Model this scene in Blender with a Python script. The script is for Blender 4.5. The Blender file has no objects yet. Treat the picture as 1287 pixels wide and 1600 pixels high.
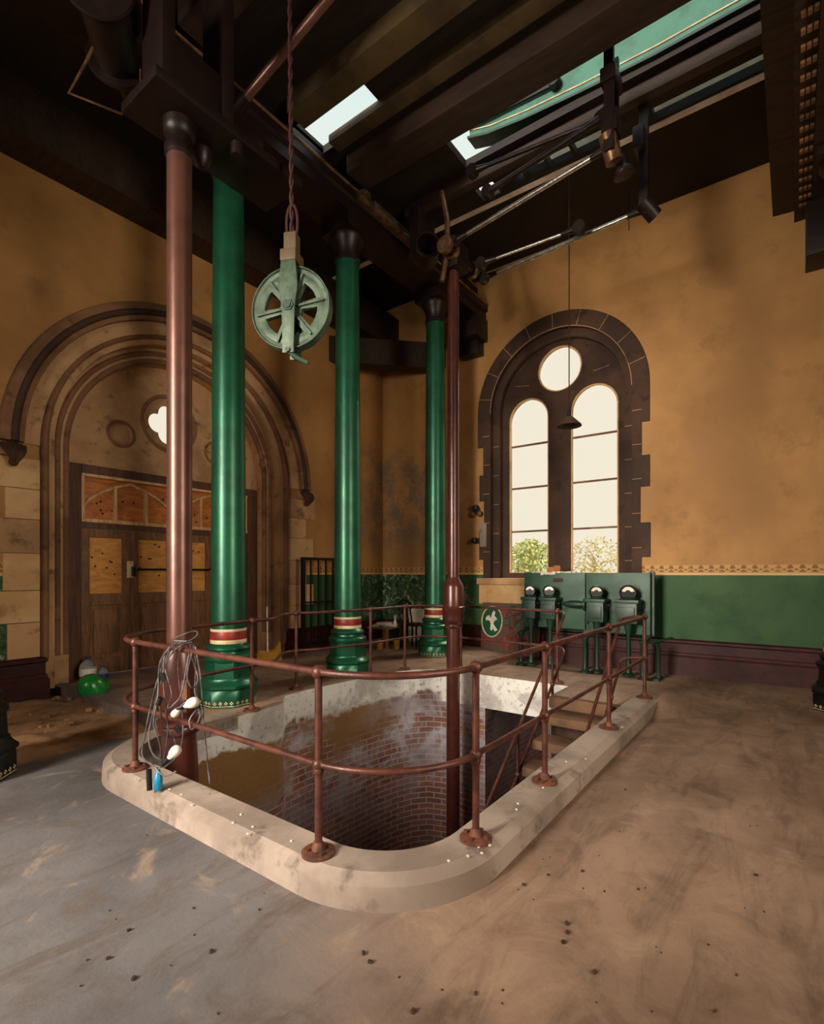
import bpy, bmesh, math, random
from mathutils import Vector, Matrix
random.seed(7)
PI = math.pi
SC = bpy.context.scene
C = SC.collection
# ------------------------------------------------------------------ camera frame
F, CX, HY, CAMZ = 808.0, 643.5, 895.0, 1.55
RX, RY = 0.5939, -0.8043          # camera right in world
DX, DY = 0.8045, 0.5943           # camera forward in world
def P(px, py, D):
    a = (px - CX) / F; b = (HY - py) / F
    return Vector(((RX*a + DX)*D, (RY*a + DY)*D, CAMZ + b*D))
def Pz(px, py, z):
    return P(px, py, (z - CAMZ) / ((HY - py) / F))
def Px(px, py, x):
    a = (px - CX) / F
    return P(px, py, x / (RX*a + DX))
def Py(px, py, y):
    a = (px - CX) / F
    return P(px, py, y / (RY*a + DY))

# ------------------------------------------------------------------ materials
def lin(c):
    o = []
    for v in c:
        v /= 255.0
        o.append(v/12.92 if v <= 0.04045 else ((v+0.055)/1.055)**2.4)
    return (o[0], o[1], o[2], 1.0)
class NT:
    def __init__(s, name):
        s.m = bpy.data.materials.new(name); s.m.use_nodes = True
        s.t = s.m.node_tree; s.n = s.t.nodes; s.l = s.t.links
        s.b = s.n['Principled BSDF']
    def put(s, sock, v):
        if v is None: return
        if hasattr(v, 'is_output'): s.l.new(v, sock)
        else:
            try: sock.default_value = v
            except Exception: sock.default_value = v[:3] if hasattr(v, '__len__') else v
    def math(s, op, a, b=None, c=None, clamp=False):
        n = s.n.new('ShaderNodeMath'); n.operation = op; n.use_clamp = clamp
        s.put(n.inputs[0], a); s.put(n.inputs[1], b); s.put(n.inputs[2], c)
        return n.outputs[0]
    def mix(s, f, a, b, mode='MIX'):
        n = s.n.new('ShaderNodeMix'); n.data_type = 'RGBA'; n.blend_type = mode
        s.put(n.inputs[0], f); s.put(n.inputs[6], a); s.put(n.inputs[7], b)
        return n.outputs[2]
    def pos(s):
        return s.n.new('ShaderNodeNewGeometry').outputs['Position']
    def obj(s):
        return s.n.new('ShaderNodeTexCoord').outputs['Object']
    def sep(s, v):
        n = s.n.new('ShaderNodeSeparateXYZ'); s.l.new(v, n.inputs[0]); return n.outputs
    def comb(s, x, y, z):
        n = s.n.new('ShaderNodeCombineXYZ')
        for i, v in enumerate((x, y, z)): s.put(n.inputs[i], v)
        return n.outputs[0]
    def scale(s, v, k):
        n = s.n.new('ShaderNodeVectorMath'); n.operation = 'MULTIPLY'
        s.put(n.inputs[0], v); n.inputs[1].default_value = k; return n.outputs[0]
    def noise(s, v, sc, det=6, rough=0.6, dist=0.0):
        n = s.n.new('ShaderNodeTexNoise'); s.l.new(v, n.inputs['Vector'])
        n.inputs['Scale'].default_value = sc; n.inputs['Detail'].default_value = det
        n.inputs['Roughness'].default_value = rough; n.inputs['Distortion'].default_value = dist
        return n.outputs['Fac']
    def step(s, v, lo, hi):
        n = s.n.new('ShaderNodeMapRange'); n.interpolation_type = 'SMOOTHSTEP'
        s.put(n.inputs[0], v); s.put(n.inputs[1], lo); s.put(n.inputs[2], hi); return n.outputs[0]
    def bump(s, h, st=0.3, dist=0.01):
        n = s.n.new('ShaderNodeBump'); n.inputs['Strength'].default_value = st
        n.inputs['Distance'].default_value = dist; s.put(n.inputs['Height'], h)
        s.l.new(n.outputs[0], s.b.inputs['Normal'])
    def out(s, col, rough=0.6, metal=0.0, spec=None):
        s.put(s.b.inputs['Base Color'], col); s.put(s.b.inputs['Roughness'], rough)
        s.put(s.b.inputs['Metallic'], metal)
        if spec is not None: s.b.inputs['Specular IOR Level'].default_value = spec
        return s.m
def simple(name, c1, c2=None, sc=6, rough=0.6, metal=0.0, bump=0.15, bsc=None, lo=0.4, hi=0.62, stretch=None, dist=0.008, spec=None, coat=0):
    t = NT(name); v = t.pos()
    if stretch: v = t.scale(v, stretch)
    if c2 is None: c2 = tuple(x*0.75 for x in c1)
    n = t.noise(v, sc)
    col = t.mix(t.step(n, lo, hi), lin(c1), lin(c2))
    r = t.math('ADD', t.math('MULTIPLY', n, 0.25), rough - 0.125, clamp=True)
    if bump: t.bump(t.noise(v, bsc or sc*5, 4), bump, dist)
    if coat: t.b.inputs['Coat Weight'].default_value = coat; t.b.inputs['Coat Roughness'].default_value = 0.25
    return t.out(col, r, metal, spec)

def wall_material():
    t = NT('painted_plaster'); p = t.pos(); x, y, z = t.sep(p)
    big = t.noise(p, 0.55, 5); mid = t.noise(p, 2.3, 8, 0.65); fine = t.noise(p, 14, 6, 0.7)
    och = t.mix(t.step(big, 0.35, 0.68), lin((192, 142, 84)), lin((164, 118, 68)))
    och = t.mix(t.math('MULTIPLY', t.step(mid, 0.52, 0.74), 0.6), och, lin((136, 100, 64)))
    och = t.mix(t.math('MULTIPLY', t.step(fine, 0.62, 0.8), 0.5), och, lin((120, 92, 62)))
    # plaster wear in the corner of the room
    cx = t.step(x, 7.6, 8.75); cy = t.step(y, 4.2, 6.6)
    corner = t.math('MULTIPLY', cx, cy)
    wz = t.math('MULTIPLY', t.step(z, 1.6, 2.6), t.math('SUBTRACT', 1.0, t.step(z, 3.4, 4.6)))
    wear = t.math('MULTIPLY', t.math('MULTIPLY', corner, wz), t.step(t.math('ADD', mid, t.math('MULTIPLY', fine, .5)), 0.62, 0.84))
    och = t.mix(t.math('MULTIPLY', wear, .75), och, lin((104, 98, 92)))
    # stencil frieze
    s = t.math('ADD', x, y)
    f = t.math('SUBTRACT', t.math('FRACT', t.math('DIVIDE', s, 0.135)), 0.5)
    f = t.math('MULTIPLY', f, 0.135)
    q = t.math('SUBTRACT', z, 1.60)
    def disc(cx_, cz_, r):
        dx = t.math('SUBTRACT', t.math('ABSOLUTE', f), cx_); dz = t.math('SUBTRACT', q, cz_)
        d = t.math('SQRT', t.math('ADD', t.math('MULTIPLY', dx, dx), t.math('MULTIPLY', dz, dz)))
        return t.math('LESS_THAN', d, r)
    pat = disc(0.0, 0.035, 0.026)
    for a in ((0.022, 0.02, 0.014), (0.0, -0.022, 0.02), (0.026, -0.03, 0.012), (0.0675, 0.0, 0.014), (0.05, -0.008, 0.008), (0.014, 0.05, 0.01)):
        pat = t.math('MAXIMUM', pat, disc(*a))
    inb = t.math('MULTIPLY', t.math('GREATER_THAN', z, 1.545), t.math('LESS_THAN', z, 1.665))
    faded = t.math('MULTIPLY', t.step(mid, 0.68, 0.5), inb)
    fr = t.mix(t.math('MULTIPLY', t.math('MULTIPLY', pat, faded), .85), t.mix(t.math('MULTIPLY', inb, .55), och, lin((214, 170, 106))), lin((128, 78, 34)))
    line = t.math('MULTIPLY', t.math('GREATER_THAN', z, 1.515), t.math('LESS_THAN', z, 1.545))
    fr = t.mix(t.math('MULTIPLY', line, .8), fr, lin((226, 186, 128)))
    # green dado
    gr = t.mix(t.step(big, 0.4, 0.62), lin((52, 84, 50)), lin((68, 98, 58)))
    gr = t.mix(t.math('MULTIPLY', t.step(mid, 0.5, 0.7), .5), gr, lin((42, 66, 46)))
    flake = t.math('MULTIPLY', t.math('MAXIMUM', corner, t.step(x, 2.6, 2.0)), t.math('GREATER_THAN', y, 5.0))
    blot = t.noise(p, 6.5, 7, 0.7, 1.5)
    flk = t.math('MULTIPLY', flake, t.step(blot, 0.55, 0.59))
    gr = t.mix(flk, gr, lin((176, 170, 150)))
    gr = t.mix(t.math('MULTIPLY', flake, t.step(blot, 0.45, 0.40)), gr, lin((30, 34, 28)))
    col = t.mix(t.math('GREATER_THAN', z, 1.515), gr, fr)
    t.bump(t.math('ADD', fine, t.math('MULTIPLY', mid, 2)), 0.25, 0.01)
    return t.out(col, t.math('ADD', t.math('MULTIPLY', mid, .3), 0.5), 0, 0.3)

def floor_material():
    t = NT('worn_concrete'); p = t.pos(); x, y, z = t.sep(p)
    big = t.noise(p, 0.8, 6, .6); mid = t.noise(p, 3.0, 8, .65, .6); fine = t.noise(p, 30, 5, .7)
    warm = t.mix(t.step(big, .36, .66), lin((164, 134, 112)), lin((126, 100, 82)))
    cool_daylight = t.mix(t.step(big, .36, .66), lin((116, 111, 110)), lin((88, 85, 86)))
    k = t.step(t.math('ADD', t.math('SUBTRACT', y, t.math('MULTIPLY', x, 0.75)), t.math('MULTIPLY', mid, .8)), -0.2, 1.5)
    k = t.math('MULTIPLY', k, t.step(x, 3.2, 2.2))
    col = t.mix(k, warm, cool_daylight)  # cool daylight on the left floor is painted into the concrete colour
    strk = t.noise(t.scale(p, (.5, 2.2, 1)), 2.2, 8, .7, 1.0)
    col = t.mix(t.math('MULTIPLY', t.step(strk, .48, .66), .5), col, lin((84, 66, 54)))
    col = t.mix(t.math('MULTIPLY', t.step(mid, .5, .7), .5), col, lin((90, 70, 54)))
    col = t.mix(t.math('MULTIPLY', t.step(mid, .44, .3), .45), col, lin((182, 156, 128)))
    col = t.mix(t.math('MULTIPLY', t.step(fine, .62, .75), .5), col, lin((72, 58, 48)))
    t.bump(t.math('ADD', t.math('MULTIPLY', mid, 1.2), t.math('MULTIPLY', fine, .35)), .45, .015)
    return t.out(col, t.math('ADD', t.math('MULTIPLY', mid, .3), .5), 0, .3)

def pit_material():
    t = NT('limewashed_brick')
    uv = t.n.new('ShaderNodeUVMap').outputs[0]; p = t.pos(); x, y, z = t.sep(p)
    b = t.n.new('ShaderNodeTexBrick'); t.l.new(uv, b.inputs['Vector'])
    b.inputs['Scale'].default_value = 1.0; b.inputs['Brick Width'].default_value = .23; b.inputs['Row Height'].default_value = .08
    b.inputs['Mortar Size'].default_value = .008; b.inputs['Bias'].default_value = 0
    b.inputs['Color1'].default_value = lin((150, 98, 80)); b.inputs['Color2'].default_value = lin((116, 78, 70)); b.inputs['Mortar'].default_value = lin((176, 160, 152))
    mid = t.noise(p, 2.6, 8, .65, .5); fine = t.noise(p, 16, 6, .7); big = t.noise(p, 1.1, 4)
    wash = t.step(t.math('ADD', mid, t.math('MULTIPLY', big, .6)), .66, .9)
    # wash thins out deeper down
    hgt = t.step(t.math('ADD', z, t.math('MULTIPLY', mid, 1.0)), -1.7, .2)
    base = t.mix(t.math('MULTIPLY', wash, hgt), b.outputs['Color'], lin((186, 182, 188)))
    base = t.mix(t.math('MULTIPLY', t.step(big, .42, .58), .35), base, lin((104, 84, 92)))
    brown = t.math('MULTIPLY', t.step(t.math('ADD', z, t.math('MULTIPLY', mid, 1.1)), -.55, -.1), t.step(t.math('ADD', x, mid), 6.9, 5.4))
    base = t.mix(t.math('MULTIPLY', brown, t.step(big, .38, .5)), base, lin((134, 100, 60)))
    edge = t.math('ADD', z, t.math('MULTIPLY', t.math('SUBTRACT', mid, .5), .55))
    top = t.math('MAXIMUM', t.math('MULTIPLY', t.step(edge, -.27, -.20), t.math('SUBTRACT', 1.0, t.math('MULTIPLY', t.math('GREATER_THAN', x, 5.7), t.math('LESS_THAN', y, 2.26)))), t.math('MULTIPLY', t.step(x, 6.33, 6.36), t.math('GREATER_THAN', z, -.33)))
    white = t.mix(t.step(mid, .42, .6), lin((228, 224, 216)), lin((182, 176, 170)))
    white = t.mix(t.math('MULTIPLY', t.step(fine, .56, .66), .7), white, lin((112, 102, 104)))
    col = t.mix(top, base, white)
    h = t.math('ADD', t.math('MULTIPLY', b.outputs['Fac'], -.7), t.math('MULTIPLY', mid, .8))
    t.bump(h, .6, .02)
    return t.out(col, t.math('ADD', t.math('MULTIPLY', fine, .4), .22), 0, .5)

def wood_material(name, c1, c2, scl=(1, 1, 1), rough=.55, sc=3.0):
    t = NT(name); p = t.pos(); v = t.scale(p, scl)
    n = t.noise(v, sc, 8, .65, 1.2); f = t.noise(v, sc*5, 5, .6)
    col = t.mix(t.step(n, .35, .65), lin(c1), lin(c2))
    col = t.mix(t.math('MULTIPLY', t.step(f, .55, .7), .4), col, lin(tuple(q*.55 for q in c2)))
    t.bump(f, .25, .006)
    return t.out(col, rough, 0, .4)

def stone_material(name, c1, c2, c3, rough=.75):
    t = NT(name); p = t.pos()
    big = t.noise(p, 1.1, 5); mid = t.noise(p, 4, 8, .65); fine = t.noise(p, 30, 4)
    col = t.mix(t.step(big, .4, .6), lin(c1), lin(c2))
    col = t.mix(t.math('MULTIPLY', t.step(mid, .54, .68), .75), col, lin(c3))
    t.bump(t.math('ADD', mid, t.math('MULTIPLY', fine, .4)), .3, .01)
    return t.out(col, rough, 0, .3)

M = {}
M['wall'] = wall_material(); M['floor'] = floor_material(); M['pit'] = pit_material()
M['curb'] = stone_material('curb_concrete', (168, 150, 136), (132, 116, 104), (94, 80, 70), .7)
M['stone'] = stone_material('sandstone', (204, 160, 116), (170, 130, 92), (100, 72, 52))
M['stone_pale'] = stone_material('pale_sandstone', (222, 182, 132), (200, 158, 108), (160, 118, 78))
M['stone_dark'] = stone_material('dark_sandstone', (82, 58, 42), (62, 44, 34), (46, 32, 26))  # dark brown stone with random mottling
M['stone_step'] = stone_material('step_sandstone', (112, 82, 58), (90, 64, 44), (70, 48, 36))
M['moulding'] = stone_material('moulding_stone', (150, 108, 76), (112, 80, 56), (74, 50, 38))
M['maroon'] = simple('maroon_paint', (66, 30, 27), (50, 23, 22), 4, .5, 0, .15, spec=.25)
M['dark_wood'] = wood_material('dark_timber', (104, 66, 44), (74, 48, 34), (6, 6, .7), .6, 2.5)
M['door_wood'] = wood_material('worn_door_timber', (142, 98, 62), (104, 70, 46), (5, 5, .6), .6, 3)
M['bar_wood'] = wood_material('transom_bar_paint', (228, 184, 134), (190, 142, 94), (5, 5, .6), .5, 3)
M['ply'] = wood_material('plywood', (226, 162, 82), (198, 130, 60), (1.4, 1, 4), .6, 2.2)
M['ply_red'] = wood_material('red_plywood', (206, 126, 60), (166, 92, 44), (1.4, 1, 4), .6, 2.2)
M['ceil'] = wood_material('ceiling_boards', (40, 28, 20), (26, 18, 13), (8, .6, 1), .7, 2)
M['beam'] = wood_material('beam_timber', (60, 40, 27), (40, 27, 19), (6, .6, 3), .65, 2)
M['beam_olive'] = simple('olive_beam_paint', (84, 66, 38), (64, 48, 28), 3, .6)
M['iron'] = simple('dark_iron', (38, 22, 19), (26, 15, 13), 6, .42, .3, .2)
M['rail'] = simple('rusty_maroon_rail', (96, 54, 42), (70, 36, 30), 9, .42, .25, .25)
M['rust'] = simple('rust', (110, 62, 40), (72, 42, 30), 12, .7, .1, .4)
M['rod'] = simple('bronzed_rod', (112, 74, 62), (92, 60, 50), 3, .36, .5, .04, coat=.2)
M['maroon_rod'] = simple('maroon_gloss_rod', (92, 46, 36), (74, 36, 30), 4, .32, .25, .06, coat=.4)
M['steel'] = simple('bright_steel', (196, 184, 172), (150, 132, 118), 8, .28, .9, .05)
M['bronze'] = simple('bronze', (150, 112, 78), (104, 74, 52), 8, .36, .7, .1)
M['green'] = simple('green_gloss_paint', (30, 96, 66), (22, 78, 53), 2.5, .37, .42, .04, coat=.15)
M['green_dk'] = simple('dark_green_paint', (28, 58, 42), (22, 46, 34), 4, .45, .1, .1)
M['green_pulley'] = simple('grey_green_paint', (70, 88, 66), (48, 64, 48), 9, .5, .15, .25)
M['green_beam'] = simple('turquoise_green_paint', (54, 112, 90), (42, 92, 74), 4, .45, 0, .08)
M['green_panel'] = simple('green_slate_panel', (34, 78, 54), (28, 66, 45), 3, .5, 0, .08)
M['cream'] = simple('cream_paint', (226, 204, 160), (200, 172, 124), 10, .5)
M['red'] = simple('red_paint', (150, 46, 34), (120, 36, 28), 6, .45)
M['scroll_ground'] = simple('painted_scroll_ground', (66, 66, 44), (110, 40, 34), 5, .5)
M['upper_plaster'] = simple('upper_storey_plaster', (236, 216, 198), (214, 186, 166), 3, .8)
M['black'] = simple('black_iron', (22, 20, 20), (14, 13, 13), 8, .45, .3, .15)
M['cable'] = simple('grey_cable', (96, 88, 86), (54, 48, 46), 12, .5, 0, 0)
M['white'] = simple('white_glaze', (238, 228, 210), (214, 202, 184), 8, .35, 0, .03)
M['blue'] = simple('blue_plastic', (26, 126, 160), (20, 104, 136), 8, .35, 0, 0)
M['navy'] = simple('navy_cap_plastic', (44, 54, 110), (34, 42, 90), 8, .35, 0, 0)
M['hat'] = simple('green_plastic', (20, 128, 48), (16, 108, 40), 5, .25, 0, 0, coat=.3)
M['yellow'] = simple('yellow_plastic', (196, 138, 46), (166, 110, 36), 6, .45)
M['dirt'] = stone_material('bare_earth', (170, 130, 94), (132, 98, 68), (88, 64, 46), .9)
M['brickbit'] = stone_material('brick_rubble', (196, 132, 74), (168, 108, 60), (126, 80, 50), .9)
M['paper'] = simple('paper', (232, 222, 204), (206, 194, 172), 14, .7)
M['chain'] = simple('red_rope', (66, 24, 22), (46, 18, 16), 20, .7, .1, .3)
M['grass'] = simple('meadow', (188, 192, 140), (160, 168, 120), 1, .9)
M['leaf'] = simple('leaf_green', (196, 204, 150), (168, 182, 120), 2, .7, 0, 0)
M['leaf_autumn'] = simple('leaf_olive', (214, 206, 168), (190, 184, 146), 2, .7, 0, 0)
M['bark'] = simple('bark', (206, 190, 166), (180, 164, 142), 8, .8)
def glass():
    t = NT('window_glass')
    n = t.n; mixn = n.new('ShaderNodeMixShader'); tr = n.new('ShaderNodeBsdfTransparent'); gl = n.new('ShaderNodeBsdfGlossy')
    gl.inputs['Roughness'].default_value = .05
    fr = n.new('ShaderNodeFresnel'); fr.inputs[0].default_value = 1.45
    tr.inputs[0].default_value = (.97, .965, .94, 1)
    t.l.new(t.math('MULTIPLY', fr.outputs[0], .6), mixn.inputs[0]); t.l.new(tr.outputs[0], mixn.inputs[1]); t.l.new(gl.outputs[0], mixn.inputs[2])
    t.l.new(mixn.outputs[0], n['Material Output'].inputs[0]); return t.m
M['glass'] = glass()
def clear_plastic():
    t = NT('clear_plastic'); t.b.inputs['Transmission Weight'].default_value = .8
    t.b.inputs['IOR'].default_value = 1.2
    return t.out(lin((214, 222, 228)), .12)
M['plastic'] = clear_plastic()

# ------------------------------------------------------------------ mesh builder
ORG = {}
class MB:
    def __init__(s): s.bm = bmesh.new()
    def _new(s, verts, faces):
        vs = [s.bm.verts.new(v) for v in verts]
        for f in faces:
            try: s.bm.faces.new([vs[i] for i in f])
            except ValueError: pass
        return vs
    def boxmm(s, a, b, bev=0):
        x0, y0, z0 = a; x1, y1, z1 = b
        V = [(x0,y0,z0),(x1,y0,z0),(x1,y1,z0),(x0,y1,z0),(x0,y0,z1),(x1,y0,z1),(x1,y1,z1),(x0,y1,z1)]
        vs = s._new(V, [(0,3,2,1),(4,5,6,7),(0,1,5,4),(1,2,6,5),(2,3,7,6),(3,0,4,7)])
        if bev:
            es = {e for v in vs for e in v.link_edges}
            bmesh.ops.bevel(s.bm, geom=list(es), offset=bev, segments=2, affect='EDGES', profile=.7)
        return s
    def box(s, c, size, rotz=0, bev=0, M4=None):
        t = MB(); h = [q/2 for q in size]
        t.boxmm((-h[0],-h[1],-h[2]), (h[0],h[1],h[2]), bev)
        m = Matrix.Translation(c) @ (M4 if M4 is not None else Matrix.Rotation(rotz, 4, 'Z'))
        s.merge(t, m); return s
    def merge(s, t, m=None):
        me = bpy.data.meshes.new('tmp'); t.bm.to_mesh(me); t.bm.free()
        if m is not None: me.transform(m)
        s.bm.from_mesh(me); bpy.data.meshes.remove(me); return s
    def bar(s, p0, p1, w, h, bev=0):
        p0 = Vector(p0); p1 = Vector(p1); d = p1 - p0; L = d.length
        q = d.to_track_quat('X', 'Z').to_matrix().to_4x4()
        return s.box((p0+p1)/2, (L, w, h), bev=bev, M4=q)
    def cyl(s, p0, p1, r, r2=None, seg=20, caps=True):
        p0 = Vector(p0); p1 = Vector(p1); r2 = r if r2 is None else r2
        q = (p1-p0).to_track_quat('Z', 'Y').to_matrix()
        V = []
        for pp, rr in ((p0, r), (p1, r2)):
            for i in range(seg):
                a = 2*PI*i/seg; V.append(pp + q @ Vector((rr*math.cos(a), rr*math.sin(a), 0)))
        Fs = [(i, (i+1) % seg, seg+(i+1) % seg, seg+i) for i in range(seg)]
        if caps: Fs += [tuple(range(seg))[::-1], tuple(range(seg, 2*seg))]
        s._new(V, Fs); return s
    def lathe(s, prof, c=(0,0,0), seg=32, off=0.0, axis=None, ring=False):
        q = Matrix.Identity(3) if axis is None else Vector(axis).to_track_quat('Z', 'Y').to_matrix()
        c = Vector(c); V = []
        for r, z in prof:
            for i in range(seg):
                a = 2*PI*i/seg + off; V.append(c + q @ Vector((r*math.cos(a), r*math.sin(a), z)))
        n = len(prof); Fs = []
        for k in range(n-1):
            for i in range(seg):
                j = (i+1) % seg; Fs.append((k*seg+i, k*seg+j, (k+1)*seg+j, (k+1)*seg+i))
        if ring:
            for i in range(seg):
                j = (i+1) % seg; Fs.append(((n-1)*seg+i, (n-1)*seg+j, j, i))
        else:
            if prof[0][0] > 1e-5: Fs.append(tuple(range(seg))[::-1])
            if prof[-1][0] > 1e-5: Fs.append(tuple(range((n-1)*seg, n*seg)))
        s._new(V, Fs); return s
    def sphere(s, c, r, sc=(1,1,1), seg=16, rings=10):
        prof = [(max(r*math.sin(PI*k/rings), 1e-6), -r*math.cos(PI*k/rings)) for k in range(rings+1)]
        t = MB(); t.lathe(prof, (0,0,0), seg); bmesh.ops.remove_doubles(t.bm, verts=t.bm.verts, dist=1e-5)
        s.merge(t, Matrix.Translation(c) @ Matrix.Diagonal((*sc, 1))); return s
    def tube(s, pts, r, seg=10, closed=False, caps=True):
        pts = [Vector(p) for p in pts]; n = len(pts); V = []; prev = None
        for i, p in enumerate(pts):
            if closed: d = pts[(i+1) % n] - pts[i-1]
            else: d = pts[min(i+1, n-1)] - pts[max(i-1, 0)]
            d.normalize()
            if prev is None:
                u = d.orthogonal().normalized()
                if abs(d.z) < .95: u = Vector((0,0,1)).cross(d).normalized()
            else:
                u = (prev - d*prev.dot(d)); u = u.normalized() if u.length > 1e-6 else d.orthogonal().normalized()
            prev = u; w = d.cross(u)
            rr = r[i] if hasattr(r, '__len__') else r
            for k in range(seg):
                a = 2*PI*k/seg; V.append(p + u*(rr*math.cos(a)) + w*(rr*math.sin(a)))
        Fs = []
        for i in range(n if closed else n-1):
            j = (i+1) % n
            for k in range(seg):
                l = (k+1) % seg; Fs.append((i*seg+k, i*seg+l, j*seg+l, j*seg+k))
        if not closed and caps: Fs += [tuple(range(seg))[::-1], tuple(range((n-1)*seg, n*seg))]
        s._new(V, Fs); return s
    def sweep(s, path, prof, closed=False):
        """sweep (left offset, z) profile polygon along a 2D path"""
        n = len(path); m = len(prof); V = []
        for i in range(n):
            p = Vector(path[i])
            a = Vector(path[i-1]) if (closed or i > 0) else None
            b = Vector(path[(i+1) % n]) if (closed or i < n-1) else None
            d1 = (p-a).normalized() if a is not None else None
            d2 = (b-p).normalized() if b is not None else None
            d1 = d1 or d2; d2 = d2 or d1
            n1 = Vector((-d1.y, d1.x)); n2 = Vector((-d2.y, d2.x)); nn = n1+n2
            nn = nn / max(nn.dot(n1), .3)
            for o, z in prof: V.append((p.x+nn.x*o, p.y+nn.y*o, z))
        Fs = []
        for i in range(n if closed else n-1):
            j = (i+1) % n
            for k in range(m):
                l = (k+1) % m; Fs.append((i*m+k, j*m+k, j*m+l, i*m+l))
        if not closed: Fs += [tuple(range(m)), tuple(range((n-1)*m, n*m))[::-1]]
        s._new(V, Fs); return s
    def poly(s, pts): s._new([tuple(p) for p in pts], [tuple(range(len(pts)))]); return s
    def mesh(s, me, m=None):
        if m is not None: me.transform(m)
        s.bm.from_mesh(me); bpy.data.meshes.remove(me); return s
    def build(s, name, mat, parent=None, angle=40, loc=None, uv=None):
        bm = s.bm
        bmesh.ops.recalc_face_normals(bm, faces=bm.faces)
        me = bpy.data.meshes.new(name)
        if parent is not None: o0 = ORG[parent.name]
        elif loc is not None: o0 = Vector(loc)
        else:
            xs = [v.co for v in bm.verts]
            o0 = Vector(((min(v.x for v in xs)+max(v.x for v in xs))/2, (min(v.y for v in xs)+max(v.y for v in xs))/2, min(v.z for v in xs)))
        bmesh.ops.translate(bm, verts=bm.verts, vec=-o0)
        bm.to_mesh(me); bm.free()
        for p in me.polygons: p.use_smooth = True
        me.set_sharp_from_angle(angle=math.radians(angle))
        me.materials.append(mat)
        o = bpy.data.objects.new(name, me); C.objects.link(o); ORG[o.name] = o0
        if parent is not None: o.parent = parent
        else: o.location = o0
        return o
def plate(outlines, th, bev=0.0):
    """2D outlines (first is outer, others are holes) -> mesh, thickness along z, centred"""
    cu = bpy.data.curves.new('tmpc', 'CURVE'); cu.dimensions = '2D'; cu.fill_mode = 'BOTH'; cu.extrude = th/2
    if bev: cu.bevel_depth = bev; cu.bevel_resolution = 1; cu.offset = -bev; cu.extrude = th/2 - bev
    for ol in outlines:
        sp = cu.splines.new('POLY'); sp.points.add(len(ol)-1); sp.use_cyclic_u = True
        for q, (x, y) in zip(sp.points, ol): q.co = (x, y, 0, 1)
    o = bpy.data.objects.new('tmpc', cu); C.objects.link(o)
    dg = bpy.context.evaluated_depsgraph_get(); dg.update()
    me = bpy.data.meshes.new_from_object(o.evaluated_get(dg))
    bpy.data.objects.remove(o); bpy.data.curves.remove(cu)
    b = bmesh.new(); b.from_mesh(me); bmesh.ops.remove_doubles(b, verts=b.verts, dist=1e-5); b.to_mesh(me); b.free()
    return me
def XZ(y):   # plate local (x,y) -> world (x, z) at depth y
    return Matrix(((1,0,0,0),(0,0,-1,y),(0,1,0,0),(0,0,0,1)))
def YZ(x):   # plate local (x,y) -> world (y, z) at depth x
    return Matrix(((0,0,1,x),(1,0,0,0),(0,1,0,0),(0,0,0,1)))
def arc(cx, cy, r, a0, a1, n=24):
    return [(cx+r*math.cos(a0+(a1-a0)*i/n), cy+r*math.sin(a0+(a1-a0)*i/n)) for i in range(n+1)]
def arch(cx, hw, z0, zs, n=32):
    """closed outline: straight jambs from z0 to springing zs then half circle"""
    return [(cx-hw, z0), (cx+hw, z0)] + arc(cx, zs, hw, 0, PI, n)
def tag(o, label=None, cat=None, group=None, kind=None):
    if label: o['label'] = label
    if cat: o['category'] = cat
    if group: o['group'] = group
    if kind: o['kind'] = kind
    return o
def thing(name, loc, label, cat, group=None, kind=None):
    o = bpy.data.objects.new(name, None); o.empty_display_size = .1; C.objects.link(o); o.location = loc
    ORG[o.name] = Vector(loc); return tag(o, label, cat, group, kind)
def struct(o, label=None, cat=None): return tag(o, label, cat, None, 'structure')
def copy_tree(o, loc=None, label=None, parent=None):
    c = o.copy(); C.objects.link(c)
    if parent is not None: c.parent = parent
    if loc is not None: c.location = loc
    if label: c['label'] = label
    for ch in list(o.children): copy_tree(ch, None, None, c)
    return c

# ------------------------------------------------------------------ setting: plan
XW, YW = 8.8, 7.3
XB, YF = -3.4, -4.2
# pit outline pieces (inner edge of the kerb)
front_path = [(6.35, 1.47), (5.0, 1.47), (3.6, 1.47), (2.385, 1.47)] + arc(2.385, 1.93, .46, -PI/2, -PI, 14)[1:] + [(1.925, 2.6), (1.925, 3.2), (1.925, 3.87)] \
    + arc(2.475, 3.87, .55, PI, PI/2, 14)[1:] + [(2.8, 4.425), (3.1, 4.435)]
back_path = [(3.1, 4.435), (3.62, 4.46), (3.72, 4.5), (3.80, 4.62), (3.95, 4.74), (4.3, 4.76), (4.9, 4.72), (5.5, 4.67), (5.85, 4.6), (6.1, 4.5), (6.28, 4.34), (6.36, 4.12), (6.38, 3.9)]
end_path = [(6.38, 3.9), (6.38, 3.75), (6.38, 3.45), (6.38, 2.27), (5.8, 2.27), (5.8, 1.47)]
pit_outline = front_path[1:] + back_path[1:] + end_path[1:]
def offset_path(path, o):
    b = MB(); out = []
    n = len(path)
    for i in range(n):
        p = Vector(path[i]); d1 = (p-Vector(path[i-1])).normalized() if i else None; d2 = (Vector(path[i+1])-p).normalized() if i < n-1 else None
        d1 = d1 or d2; d2 = d2 or d1
        n1 = Vector((-d1.y, d1.x)); n2 = Vector((-d2.y, d2.x)); nn = n1+n2; nn = nn/max(nn.dot(n1), .3)
        out.append((p.x+nn.x*o, p.y+nn.y*o))
    b.bm.free(); return out
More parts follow.
